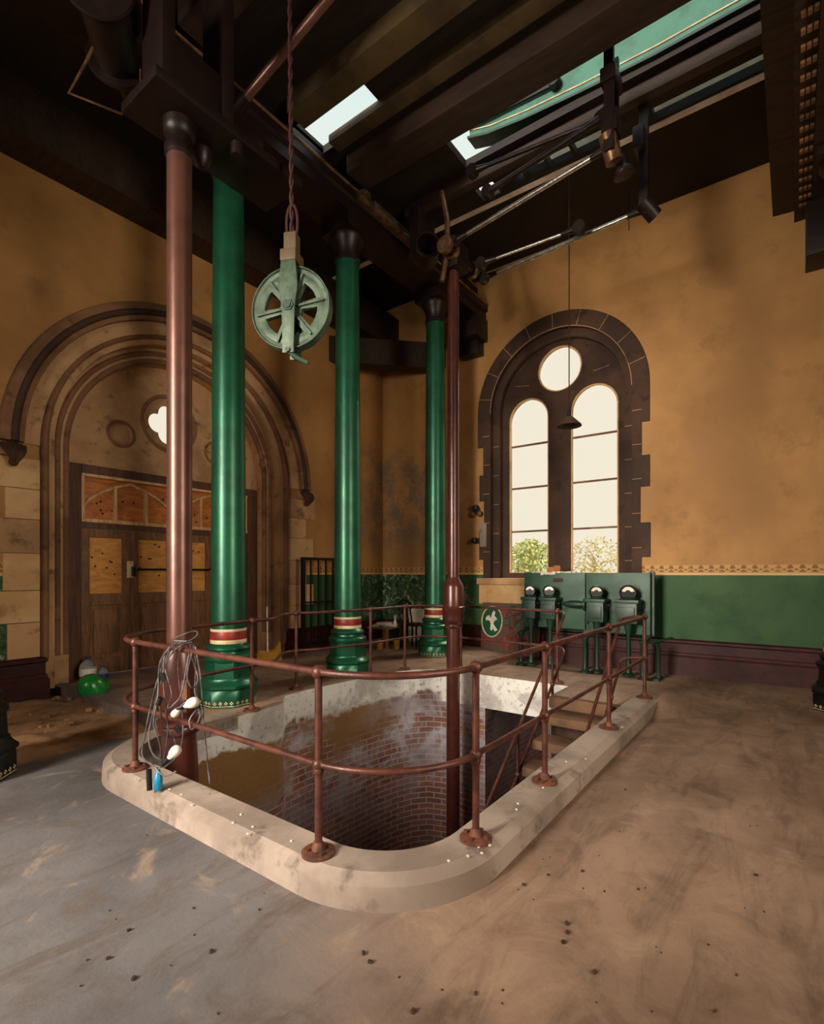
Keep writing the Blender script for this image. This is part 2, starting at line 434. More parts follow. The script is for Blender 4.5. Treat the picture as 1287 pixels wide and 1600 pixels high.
# floor
hole = [(6.45, 1.35)] + offset_path(front_path, .11)[1:-1] + [(3.1, 4.6), (3.7, 4.9), (4.5, 4.95), (5.6, 4.85), (6.3, 4.6), (6.55, 4.2), (6.55, 1.35)]
fl = MB().mesh(plate([[(XB, YF), (XW+.4, YF), (XW+.4, YW+1.2), (XB, YW+1.2)], hole], .06), Matrix.Translation((0, 0, -.03)))
struct(fl.build('floor', M['floor']), 'worn concrete floor of the engine house', 'floor')
# raised back platform with ramps
ZP = .13
pf = MB(); edge = [(2.57, 4.60), (2.8, 4.55), (3.1, 4.435)] + back_path[1:]
for (xa, ya), (xb, yb) in zip(edge, edge[1:]): pf.poly([(xa, ya, ZP), (xb, yb, ZP), (xb, 8.2, ZP), (xa, 8.2, ZP)])
pf.poly([(6.38, 2.27, ZP), (7.3, 2.27, ZP), (7.3, 8.2, ZP), (6.38, 8.2, ZP)])
pf.poly([(5.8, 1.26, ZP), (7.3, 1.24, ZP), (7.3, 2.27, ZP), (5.8, 2.27, ZP)])
pf.poly([(7.3, 3.9, ZP), (8.8, 4.5, ZP), (8.8, 8.2, ZP), (7.3, 8.2, ZP)])
pf.poly([(2.57, 4.60, ZP), (2.57, 8.2, ZP), (2.57, 8.2, 0), (2.57, 4.60, 0)])
pf.poly([(6.36, 1.25, ZP), (7.3, 1.24, ZP), (7.95, .75, .001), (6.36, .75, .001)])
pf.poly([(7.3, 1.24, ZP), (7.3, 3.9, ZP), (8.0, 3.8, .001), (7.95, .75, .001)])
pf.poly([(7.3, 3.9, ZP), (8.8, 4.5, ZP), (8.8, 3.8, .001), (8.0, 3.8, .001)])
pf.poly([(6.36, 1.25, ZP), (6.36, .75, .001), (5.9, 1.22, .001)])
bmesh.ops.remove_doubles(pf.bm, verts=pf.bm.verts, dist=1e-4)
struct(pf.build('floor_platform', M['floor']), 'slightly raised concrete floor behind the pit', 'floor')
# kerb
kb = MB().sweep(front_path, [(0, .15), (.185, .15), (.243, .112), (.25, .0), (.05, .0), (0, .0)])
struct(kb.build('trim_1', M['curb'], angle=25), 'rounded concrete kerb around the open pit', 'kerb')
# pit wall with uv
def pit_wall():
    bm = bmesh.new(); uvl = bm.loops.layers.uv.new('UVMap'); L = 0.0
    n = len(pit_outline)
    zs = [.0, -.33, -1.0, -2.0, -3.6]
    for i in range(n):
        a = Vector(pit_outline[i]); b = Vector(pit_outline[(i+1) % n]); d = (b-a).length
        for k in range(len(zs)-1):
            z1, z0 = zs[k], zs[k+1]
            if abs(a.x-6.38) < .01 and abs(b.x-6.38) < .01 and a.y < 3.5 and k > 0: continue
            if (a.x < 6.39 and a.y < 2.3 and a.x > 5.7 and a.y > 1.4 and b.x > 5.7) and k > 0: continue
            if a.x < 5.81 and b.x < 5.81 and a.x > 5.79 and b.x > 5.79: continue
            if k == 0: z1 = .128 if (a.y > 4.4 and a.x > 3.0 or a.x > 5.75) else .03
            vs = [bm.verts.new((a.x, a.y, z1)), bm.verts.new((b.x, b.y, z1)), bm.verts.new((b.x, b.y, z0)), bm.verts.new((a.x, a.y, z0))]
            f = bm.faces.new(vs)
            for lp, (u, v) in zip(f.loops, ((L, z1), (L+d, z1), (L+d, z0), (L, z0))): lp[uvl].uv = (u, v)
        L += d
    # passage below the lintel
    def quad(p):
        f = bm.faces.new([bm.verts.new(q) for q in p])
        for lp, q in zip(f.loops, p): lp[uvl].uv = (q[0]+q[1], q[2])
    quad([(6.38,3.45,-.33),(8.4,3.45,-.33),(8.4,3.45,-3.6),(6.38,3.45,-3.6)])
    quad([(6.38,2.27,-.33),(8.4,2.27,-.33),(8.4,2.27,-3.6),(6.38,2.27,-3.6)])
    quad([(6.38,3.45,-.33),(8.4,3.45,-.33),(8.4,2.27,-.33),(6.38,2.27,-.33)])
    quad([(8.4,3.45,-.33),(8.4,2.27,-.33),(8.4,2.27,-3.6),(8.4,3.45,-3.6)])
    # flank wall under the landing
    quad([(5.8,2.27,-.33),(6.38,2.27,-.33),(6.38,2.27,-3.6),(5.8,2.27,-3.6)])
    bmesh.ops.remove_doubles(bm, verts=bm.verts, dist=1e-4)
    bmesh.ops.recalc_face_normals(bm, faces=bm.faces)
    me = bpy.data.meshes.new('wall_pit'); bm.to_mesh(me); bm.free()
    for p in me.polygons: p.use_smooth = True
    me.set_sharp_from_angle(angle=math.radians(50)); me.materials.append(M['pit'])
    o = bpy.data.objects.new('wall_pit', me); C.objects.link(o); return o
struct(pit_wall(), 'limewashed brick lining of the pit', 'wall')
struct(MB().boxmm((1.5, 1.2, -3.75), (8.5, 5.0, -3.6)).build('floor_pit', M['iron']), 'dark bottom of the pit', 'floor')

# ---- walls
AX, AS = 4.27, 3.15                      # door arch axis and springing
HO, HI = 1.95, 1.46                      # opening half width at wall face, at the door
wl = MB().mesh(plate([[(XB-.4, -.1), (AX-HO, -.1), (AX-HO, AS)] + arc(AX, AS, HO, PI, 0, 40)[1:] + [(AX+HO, -.1), (XW+.9, -.1), (XW+.9, 9), (XB-.4, 9)]], .8), XZ(YW+.4))
struct(wl.build('wall_left', M['wall']), 'ochre plaster wall over green dado with the arched doorway', 'wall')
WY, WS = 3.37, 4.57                      # window axis and springing
wr = MB().mesh(plate([[(YF-.4, -.1), (YW, -.1), (YW, 9), (YF-.4, 9)], arch(WY, 1.36, 1.40, WS)], .6), YZ(XW+.3))
struct(wr.build('wall_right', M['wall']), 'ochre plaster wall over green dado with the twin arched window', 'wall')
wb = MB().mesh(plate([[(YF-.4, -.1), (YW, -.1), (YW, 9), (YF-.4, 9)], arch(WY, 1.3, 1.4, WS)], .5), YZ(XB-.25))
struct(wb.build('wall_back', M['wall']), 'ochre wall behind the viewer', 'wall')
wf = MB().mesh(plate([[(XB, -.1), (XW, -.1), (XW, 9), (XB, 9)], arch(2.2, 1.3, 1.4, WS)], .5), XZ(YF-.25))
struct(wf.build('wall_front', M['wall']), 'ochre wall opposite the arched doorway', 'wall')
# ---- baseboards (two tier)
BP = [(0, 0), (.085, 0), (.085, .27), (.065, .30), (.065, .33), (.05, .34), (.05, .47), (.07, .49), (.07, .52), (.045, .535), (0, .54)]
def flip(p): return [(o, z) for o, z in p]
b1 = MB().sweep([(XW, YF), (XW, YW)], flip(BP))
struct(b1.build('baseboard_right', M['maroon'], angle=25), 'tall maroon moulded baseboard under the window wall', 'baseboard')
b2 = MB().sweep([(AX-HO+.02, YW+.42), (AX-HO+.02, YW), (XB, YW)][::1], BP)
struct(b2.build('baseboard_left', M['maroon'], angle=25), 'tall maroon moulded baseboard left of the arched doorway', 'baseboard')
b3 = MB().sweep([(XW, YW), (AX+HO-.02, YW), (AX+HO-.02, YW+.42)], BP)
struct(b3.build('baseboard_corner', M['maroon'], angle=25), 'maroon baseboard between the doorway and the far corner', 'baseboard')

# ---- arched doorway surround
def ring(cx, zs, ro, ri, y0, y1, z0=0.0, mat='moulding', name='order', parent=None, bev=.02):
    ol = [(cx-ro, z0), (cx-ri, z0), (cx-ri, zs)] + arc(cx, zs, ri, PI, 0, 48)[1:] + [(cx+ri, z0), (cx+ro, z0), (cx+ro, zs)] + arc(cx, zs, ro, 0, PI, 48)[1:]
    return MB().mesh(plate([ol], abs(y1-y0), bev), XZ((y0+y1)/2))
def hood(cx, zs, ro, ri, y0, y1, bev=.02):
    ol = arc(cx, zs, ro, PI, 0, 48) + arc(cx, zs, ri, 0, PI, 48)
    return MB().mesh(plate([ol], abs(y1-y0), bev), XZ((y0+y1)/2))
def roll(cx, zs, r, y, rad, z0):
    return [(cx-r, y, z0 + (zs-z0)*k/6) for k in range(6)] + [(cx+r*math.cos(a), y, zs+r*math.sin(a)) for a in [PI - PI*k/48 for k in range(49)]] + [(cx+r, y, zs-(zs-z0)*k/6) for k in range(1, 7)]
ds = thing('door_surround', (AX, YW, 0), 'moulded sandstone surround of the arched doorway', 'door surround', kind='structure')
hood(AX, AS-.08, 2.34, 2.10, YW-.10, YW+.02).build('hood_mould', M['moulding'], ds)
b = MB(); b.tube([(AX+2.2*math.cos(a), YW-.10, AS-.08+2.2*math.sin(a)) for a in [PI-PI*k/48 for k in range(49)]], .042, 10)
b.build('hood_roll', M['stone_dark'], ds)
hood(AX, AS-.08, 2.11, 1.93, YW-.03, YW+.03, .008).build('arch_ring', M['stone'], ds)
ring(AX, AS, 1.955, 1.74, YW+.06, YW+.30, .12).build('outer_order', M['stone'], ds)
b = MB()
for r_, yy, rr in ((1.86, YW+.06, .05), (1.77, YW+.10, .03)): b.tube(roll(AX, AS, r_, yy, rr, .5), rr, 10)
b.build('outer_rolls', M['moulding'], ds)
ring(AX, AS, 1.76, 1.52, YW+.24, YW+.47, .12).build('inner_order', M['stone'], ds)
b = MB()
for r_, yy, rr in ((1.66, YW+.24, .035), (1.56, YW+.27, .045)): b.tube(roll(AX, AS, r_, yy, rr, .5), rr, 10)
b.build('inner_rolls', M['moulding'], ds)
# carved label stops
def stop(x, z):
    t = thing('label_stop', (x, YW-.1, z), 'carved leaf label stop at the ' + ('door side of the hood by the bottles' if x < AX else 'hood end beside the green column shafts'), 'carving', 'carved label stops', 'structure')
    m = MB(); m.boxmm((x-.14, YW-.08, z-.02), (x+.14, YW, z+.12), .02); m.build('block', M['stone'], t)
    m = MB()
    for k in range(7):
        a = -.9 + k*.3
        pts = [(x + .11*math.sin(a)*(1-s)*1.4, YW-.08-.12*math.sin(PI*s*.9), z + .13 - .24*s - .03*abs(a)) for s in [q/6 for q in range(7)]]
        m.tube(pts, [.018, .026, .03, .03, .026, .02, .012], 8)
    m.sphere((x, YW-.12, z-.1), .05)
    m.build('leaf_carving', M['stone_dark'], t)
stop(AX-2.22, 2.92); stop(AX+2.22, 2.92)
# ---- quoin blocks at the jambs
qb = thing('jamb_quoins', (AX-2.1, YW, 0), 'pale sandstone quoin blocks beside the arched doorway', 'quoins', kind='structure')
for side in (-1, 1):
    z = .54; k = 0
    while z < 2.86:
        h = (.42, .38, .44, .40, .36, .42)[k % 6]; h = min(h, 2.9-z)
        w = (.30, .50)[k % 2] + .02*(k % 3)
        xa, xb = (AX-HO-w, AX-HO+.02) if side < 0 else (AX+HO-.02, AX+HO+w)
        m = MB().boxmm((xa, YW-.025, z+.004), (xb, YW+.1, z+h-.004), .008)
        m.build('quoin', M['stone_pale'] if (k+(side > 0)) % 3 else M['stone'], qb); z += h; k += 1
# ---- tympanum with quatrefoil
YD = YW+.45
def quatre(cx, cz, r, l):
    d = (math.sqrt(2)*r + math.sqrt(4*l*l-2*r*r))/2; q = d/math.sqrt(2); am = math.atan2(q, q-r); pts = []
    for k in range(4):
        a0 = k*PI/2
        pts += [(cx + r*math.cos(a0)+l*math.cos(a0+a), cz + r*math.sin(a0)+l*math.sin(a0+a)) for a in [-am+2*am*t_/16 for t_ in range(16)]]
    return pts
QX, QZ = 4.20, 3.84
tym = [(AX-1.56, 3.0), (AX+1.56, 3.0), (AX+1.56, AS)] + arc(AX, AS, 1.56, 0, PI, 48)[1:]
circ = lambda cx, cz, r, n=40: [(cx+r*math.cos(2*PI*k/n), cz+r*math.sin(2*PI*k/n)) for k in range(n)]
tp = thing('door_tympanum', (AX, YD, 3.0), 'sandstone tympanum over the timber doors with a quatrefoil light', 'tympanum', kind='structure')
RX1, RX2 = 3.48, 4.98
m = MB().mesh(plate([tym, circ(QX, QZ, .40), circ(RX1, 3.54, .17), circ(RX2, 3.54, .17)], .10, .012), XZ(YD+.05))
m.build('slab', M['stone'], tp)
m = MB().mesh(plate([circ(QX, QZ, .42), [(x, z) for x, z in quatre(QX, QZ, .15, .145)]], .06, .01), XZ(YD+.09)); m.build('quatrefoil_light', M['stone'], tp)
m = MB(); m.tube([(QX+.42*math.cos(a), YD, QZ+.42*math.sin(a)) for a in [2*PI*k/40 for k in range(40)]], .028, 8, True)
for rx in (RX1, RX2):
    m.tube([(rx+.18*math.cos(a), YD, 3.54+.18*math.sin(a)) for a in [2*PI*k/32 for k in range(32)]], .02, 8, True)
m.build('roundel_moulding', M['moulding'], tp)
m = MB()
for rx in (RX1, RX2): m.lathe([(.001, -.02), (.06, -.018), (.17, .02), (.17, .04)], (rx, YD+.05, 3.54), 24, axis=(0, 1, 0))
m.build('roundel', M['stone'], tp)
m = MB().boxmm((AX-1.52, YD-.03, 3.02), (AX+1.52, YD+.02, 3.22), .01); m.build('lintel_course', M['stone'], tp)
m = MB().mesh(plate([circ(QX, QZ, .41)], .01), XZ(YD+.13)); m.build('glazing', M['glass'], tp)
# ---- doors
dz0 = ZP
dr = thing('door_1', (AX, YD, dz0), 'dark timber folding doors with plywood panels under the stone arch', 'door', kind='structure')
m = MB(); X0, X1 = AX-1.44, AX+1.44
m.boxmm((X0-.20, YD-.04, dz0), (X0+.13, YD+.10, 3.02), .01); m.boxmm((X1-.13, YD-.04, dz0), (X1+.20, YD+.10, 3.02), .01)
m.boxmm((X0+.13, YD-.05, 2.90), (X1-.13, YD+.10, 3.02), .01); m.boxmm((X0+.13, YD-.03, 2.16), (X1-.13, YD+.10, 2.24), .01)
m.build('frame', M['dark_wood'], dr)
m = MB().boxmm((X0+.13, YD+.03, 2.24), (X1-.13, YD+.06, 2.90)); m.build('transom_panel', M['ply_red'], dr)
m = MB(); m.boxmm((X0+.13, YD-.045, 2.24), (X1-.13, YD+.03, 2.29), .008); m.boxmm((X0+.13, YD-.045, 2.86), (X1-.13, YD+.03, 2.90), .008)
W4 = (X1-X0-.26)
for u in range(2):
    xa = X0+.13 + u*W4/2; xb = xa+W4/2; xm = (xa+xb)/2
    L_ = [(xa+.03, YD, 2.44), (xa+.10, YD, 2.55), (xa+.25, YD, 2.66), (xa+.42, YD, 2.75), (xm, YD, 2.83)]
    m.tube(L_, .022, 8); m.tube([(2*xm-x, y, z) for x, y, z in L_], .022, 8)
    m.boxmm((xa, YD-.03, 2.29), (xa+.045, YD+.03, 2.86)); m.boxmm((xb-.045, YD-.03, 2.29), (xb, YD+.03, 2.86))
    for q in (1/3, 2/3): m.boxmm((xa+(xb-xa)*q-.018, YD-.03, 2.29), (xa+(xb-xa)*q+.018, YD+.03, 2.77))
m.build('tracery', M['bar_wood'], dr)
m = MB()
for k in range(26):
    xx = X0+.25+random.random()*(W4-.2); zz = 2.34+random.random()*.4
    m.cyl((xx, YD+.025, zz), (xx, YD+.04, zz), .016, seg=8)
m.build('bolt', M['black'], dr)
lw = W4/4
for k in range(4):
    xa = X0+.13+k*lw+.006; xb = xa+lw-.012
    lf = MB()
    hol = [[(xa+.11, 1.26), (xb-.11, 1.26), (xb-.11, 2.04), (xa+.11, 2.04)], [(xa+.11, .36), (xb-.11, .36), (xb-.11, 1.10), (xa+.11, 1.10)]]
    lf.mesh(plate([[(xa, dz0+.01), (xb, dz0+.01), (xb, 2.155), (xa, 2.155)]] + hol, .07, .008), XZ(YD+.035))
    leaf = lf.build('door_leaf', M['door_wood'], dr)
    MB().boxmm((xa+.10, YD+.03, 1.25), (xb-.10, YD+.05, 2.05)).build('upper_panel', M['ply'], leaf)
    m = MB().boxmm((xa+.10, YD+.025, .35), (xb-.10, YD+.05, 1.11)); m.boxmm((xa+.16, YD+.005, .42), (xb-.16, YD+.04, 1.04), .012); m.build('lower_panel', M['door_wood'], leaf)
    m = MB()
    for q in range(7):
        xx = xa+.13+(lw-.30)*random.random(); zz = 1.32+.66*random.random()
        m.cyl((xx, YD+.02, zz), (xx, YD+.035, zz), .013, seg=8)
    m.build('bolt', M['black'], leaf)
hb = MB(); zb = 1.60
hb.tube([(X0+.13+lw+.06, YD-.08, zb), (X0+.13+3*lw-.1, YD-.08, zb), (X0+.13+3*lw-.04, YD-.08, zb+.06), (X0+.13+3*lw-.03, YD-.06, zb+.32)], .016, 10)
hb.boxmm((X0+.13+lw+.0, YD-.09, zb-.1), (X0+.13+lw+.03, YD+.0, zb+.04))
hb.build('push_bar', M['iron'], dr)
m = MB().boxmm((X0+.13+lw-.055, YD-.02, zb-.12), (X0+.13+lw+.03, YD+.0, zb+.12), .004); m.build('strike_plate', M['cream'], dr)

# ------------------------------------------------------------------ window
wn = thing('window_1', (XW, WY, 1.4), 'twin arched window with round top light in dark stone tracery', 'window', kind='structure')
# surround with toothed quoins
ol = []
hR, hL = 1.54, 1.50
teeth = [(1.42, .0), (1.80, .0), (1.80, .13), (2.35, .13), (2.35, -.02), (2.92, -.02), (2.92, .12), (3.42, .12), (3.42, .0), (3.95, .0)]
right = [(WY-hR+.18-q, z) for z, q in [(a, b_) for a, b_ in teeth]]
outer = [(WY+1.36, 1.0), (WY+1.36, 1.05)]
pts_r = [(WY-1.42-q, z) for z, q in teeth]             # window's right-hand edge in the photo (lower y)
pts_l = [(WY+1.42+q*.7, z) for z, q in teeth]
ol = [(WY-1.3, 1.40)] + [(WY-1.3, 1.42)] 
ol = pts_r + [(WY-1.54, 3.95)] + arc(WY, WS, 1.54, PI, 0, 48) + [(WY+1.54, 3.95)] + pts_l[::-1]
inner = arch(WY, 1.27, 1.42, WS)
m = MB().mesh(plate([ol + [(WY+1.27, 1.42)] + arc(WY, WS, 1.27, 0, PI, 48) + [(WY-1.27, 1.42)]], .14, .01), YZ(XW+.045)); m.build('surround', M['stone_dark'], wn)
m = MB().mesh(plate([[(WY+1.30, 1.40)] + [(WY+1.30, WS)] + arc(WY, WS, 1.30, 0, PI, 48) + [(WY-1.30, 1.40), (WY-1.13, 1.40), (WY-1.13, WS)] + arc(WY, WS, 1.13, PI, 0, 48) + [(WY+1.13, 1.40)]], .14, .03), YZ(XW+.16)); m.build('inner_order', M['stone_dark'], wn)
m = MB()
for k in range(9):
    a = PI*(k+.6)/9.4
    m.bar((XW-.028, WY+1.28*math.cos(a), WS+1.28*math.sin(a)), (XW-.028, WY+1.53*math.cos(a), WS+1.53*math.sin(a)), .008, .008)
for z in (1.95, 2.5, 3.05, 3.6, 4.15):
    for s_ in (-1, 1):
        m.bar((XW-.028, WY+s_*1.28, z), (XW-.028, WY+s_*1.42, z), .008, .008); m.bar((XW+.085, WY+s_*1.14, z-.2), (XW+.085, WY+s_*1.26, z-.2), .008, .008)
for y_ in (-.95, .95): m.bar((XW+.215, WY+y_*.62, WS+.55-.1*abs(y_)), (XW+.215, WY+y_*.9, WS+.78-.3*abs(y_)), .007, .007)
m.tube([(XW-.02, WY+1.27*math.cos(a), WS+1.27*math.sin(a)) for a in [PI*k/40 for k in range(41)]], .007, 6)
m.build('mortar_line', M['stone'], wn)
LY = [(WY+.225+.385), (WY-.195-.40)]
lw_ = .385
lights = [arch(LY[0]+.0, .385, 1.55, 4.41), arch(LY[1], .40, 1.55, 4.41), circ(WY+.02, 5.22, .40)]
body = arch(WY, 1.2, 1.36, WS)
m = MB().mesh(plate([body] + lights, .16, .035), YZ(XW+.30)); m.build('tracery', M['stone_dark'], wn)
# bright frames round the glass: lit reveals and glare painted as colour
fr = MB()
for lt in lights:
    cy = sum(p[0] for p in lt)/len(lt)
    fr.tube([(XW+.27, y, z) for y, z in lt], .026, 8, True)
fr.build('lit_reveal', M['stone_pale'], wn)
br = MB()
for cy, hw in ((LY[0], .385), (LY[1], .40)):
    for z in (2.33, 3.15, 3.95): br.boxmm((XW+.30, cy-hw, z-.016), (XW+.33, cy+hw, z+.016))
br.build('glazing_bar', M['moulding'], wn)
for lt in lights:
    MB().mesh(plate([lt], .006), YZ(XW+.33)).build('glazing', M['glass'], wn)
sl = MB().boxmm((XW-.10, WY-1.40, 1.33), (XW+.38, WY+1.52, 1.45), .012); sl.build('sill', M['stone'], wn)
ap = MB().boxmm((XW-.04, WY+.1, .96), (XW+.05, WY+1.50, 1.33), .01); ap.boxmm((XW-.06, WY+.1, .90), (XW+.05, WY+1.36, .99), .01); ap.build('apron_stone', M['stone_pale'], wn)
# back windows (same design, plain tracery) let the daylight in from behind the viewer
def plain_window(name, mtx, cy, label):
    t = thing(name, (mtx @ Vector((cy, 1.4, 0)))[:], label, 'window', kind='structure')
    lts = [arch(cy+.56, .46, 1.55, 4.41), arch(cy-.56, .46, 1.55, 4.41), circ(cy, 5.28, .42)]
    MB().mesh(plate([arch(cy, 1.32, 1.36, WS)] + lts, .16, .02), mtx).build('tracery', M['stone_dark'], t)
    for lt in lts: MB().mesh(plate([lt], .006), mtx).build('glazing', M['glass'], t)
plain_window('window_2', YZ(XB-.25), WY, 'twin arched window in the wall behind the viewer')
plain_window('window_3', XZ(YF-.25), 2.2, 'twin arched window opposite the arched doorway')
# conduit and switch boxes left of the window
def wall_bell(y, z, label, two):
    t = thing('wall_switch', (XW, y, z), label, 'switch', 'old switches on the wall left of the window')
    MB().boxmm((XW-.05, y-.07, z-.05), (XW, y+.07, z+.05), .01).build('base', M['iron'], t)
    m = MB(); m.lathe([(.001, .09), (.05, .08), (.06, .04), (.062, .0)], (XW-.04, y, z+(.06 if two else .0)), 20, axis=(-1, 0, 0)); m.build('cover', M['iron'], t)
    if two:
        m = MB()
        for s_ in (-1, 1): m.lathe([(.001, .05), (.045, .045), (.06, .0)], (XW-.02, y+.075*s_, z-.06), 20, axis=(-1, 0, 0))
        m.build('bell', M['bronze'], t)
wall_bell(4.93, 2.74, 'old iron switch with two round bells on the wall left of the window', True)
wall_bell(4.95, 2.17, 'small round iron switch below the two-bell switch by the window', False)
tag(MB().boxmm((XW-.03, 4.72, 2.05), (XW, 4.86, 2.5), .006).build('conduit_plate', M['curb']), 'pale slate plate on the wall beside the small round switch', 'plate')

# ------------------------------------------------------------------ ceiling and beams
def cplate(name, x0, x1, y0, y1, z, holes, lab, mat='ceil'):
    me = plate([[(x0, y0), (x1, y0), (x1, y1), (x0, y1)]] + [[(a, c), (b_, c), (b_, d), (a, d)] for a, b_, c, d in holes], .10)
    return struct(MB().mesh(me, Matrix.Translation((0, 0, z+.05))).build(name, M[mat]), lab, 'ceiling')
cplate('ceiling', XB-.3, 6.80, YF-.3, YW+.1, 7.0, [(4.23, 4.72, 3.86, 4.92), (5.50, 6.02, .1, 3.55), (6.56, 6.75, .2, 1.35), (6.5, 6.72, 1.75, 2.28), (6.5, 6.7, 2.32, 2.62), (6.52, 6.66, 2.66, 2.95), (6.5, 6.7, 2.98, 3.12), (6.46, 6.72, 3.38, 3.66), (3.86, 4.1, 5.42, 5.62)], 'dark boarded ceiling over the pit with open slots')
cplate('ceiling_gallery', 6.80, XW+.3, YF-.3, YW+.1, 7.3, [], 'dark gallery floor overhead beside the window wall')
struct(MB().boxmm((6.80, YF, 6.98), (6.88, YW, 7.3)).build('lit_upper_wall_board', M['upper_plaster']), 'pale board standing in for the lit upper storey wall', 'beam')  # pale colour stands in for the lit upper-storey wall beyond the slots
def beam(a, b_, mat, lab, bev=.01, name='ceiling_beam'):
    return struct(MB().boxmm(a, b_, bev).build(name, M[mat]), lab, 'beam')
beam((XB, YW-.45, 6.36), (XW, YW, 7.0), 'beam', 'dark timber wall beam above the arched doorway')
beam((3.90, -.3, 6.80), (4.17, 4.66, 7.0), 'beam_olive', 'olive ceiling beam left of the bright roof opening')
beam((4.56, -.3, 6.90), (4.74, 4.66, 7.0), 'beam_olive', 'olive ceiling beam right of the bright roof opening')
beam((4.88, -.3, 6.72), (5.26, 4.66, 7.0), 'beam', 'broad brown timber ceiling beam beside the green engine beam')
beam((2.6, -.3, 6.7), (2.9, 4.66, 7.0), 'beam', 'dark ceiling beam high above the pulley')
beam((6.12, -.3, 6.84), (6.24, 4.66, 7.0), 'beam', 'dark iron ceiling beam between green beam and bright slot')
# diagonal corner beam
m = MB().bar((7.25, 7.45, 5.93), (8.95, 5.75, 5.93), .35, .5); struct(m.build('ceiling_brace', M['beam']), 'dark diagonal beam across the far corner', 'beam')
# entablatures on the column rows
def entab(y, s, lab):
    t = thing('entablature', (2.7, y, 6.3), lab, 'beam', kind='structure')
    m = MB()
    prof = [(-.26, 6.36), (.26, 6.36), (.26, 6.52), (.30, 6.54), (.30, 6.66), (.24, 6.68), (.24, 6.80), (.30, 6.86), (.34, 6.94), (.34, 7.05), (-.08, 7.05), (-.08, 6.74), (-.24, 6.68), (-.30, 6.66), (-.30, 6.54), (-.26, 6.52)]
    m.sweep([(XB, y), (XW, y)], prof); m.build('beam', M['iron'], t, angle=25)
    m = MB()
    for k in range(60):
        x = 1.5 + k*.12
        m.boxmm((x, y+s*.30-.05, 6.70), (x+.06, y+s*.30+.05, 6.80))
    m.build('dentil', M['moulding'], t)
    # corbel at the window wall
    m = MB(); m.boxmm((XW-.45, y-.30, 5.95), (XW, y+.30, 6.36), .02); m.boxmm((XW-.25, y-.22, 5.7), (XW, y+.22, 5.95), .03); m.build('corbel', M['iron'], t)
    m = MB()
    m.tube([(XB, y+s*-.27, 6.55), (XW, y+s*-.27, 6.55)], .02, 8); m.tube([(XB, y+s*-.30, 6.66), (XW, y+s*-.30, 6.66)], .018, 8)
    m.build('bead', M['bronze'], t)
entab(5.0, 1, 'dark iron entablature carried by the row of green columns')
t = thing('highlight_bar', (5.9, 4.68, 6.55), 'bright bar added for the highlight of a lit machine guard along the entablature between middle and farthest column', 'highlight bar')  # steel and bronze bar added to carry the highlight on the entablature
m = MB(); m.boxmm((5.1, 4.60, 6.50), (6.75, 4.70, 6.56), .01); m.boxmm((5.1, 4.64, 6.56), (6.75, 4.70, 6.64), .01); m.build('bar', M['bronze'], t)
m = MB(); m.lathe([(.001, .10), (.05, .09), (.09, .05), (.10, 0)], (5.22, 4.66, 6.6), 20); m.build('stop', M['steel'], t)
m = MB(); m.bar((5.35, 4.595, 6.58), (6.5, 4.595, 6.58), .012, .07); m.build('highlight_strip', M['steel'], t)
# near entablature (right edge of the picture)
t = thing('entablature', (2.7, -.3, 6.3), 'dark dentilled entablature overhead at the right edge', 'beam', kind='structure')
m = MB(); m.sweep([(.6, -.3), (XW, -.3)], [(-.30, 6.28), (.12, 6.28), (.12, 6.34), (.30, 6.34), (.30, 6.50), (.54, 6.52), (.54, 7.0), (-.6, 7.0), (-.6, 6.5), (-.30, 6.5)]); m.build('beam', M['beam'], t, angle=25)
m = MB()
for k in range(30):
    x = 3.2 + k*.18
    for q in range(3): m.box((x, -.155+.045*q, 6.325), (.05, .034, .03))
m.build('dentil', M['moulding'], t)
m = MB(); m.boxmm((XW-.5, -.95, 5.60), (XW, -.12, 6.28), .02); m.build('corbel', M['iron'], t)

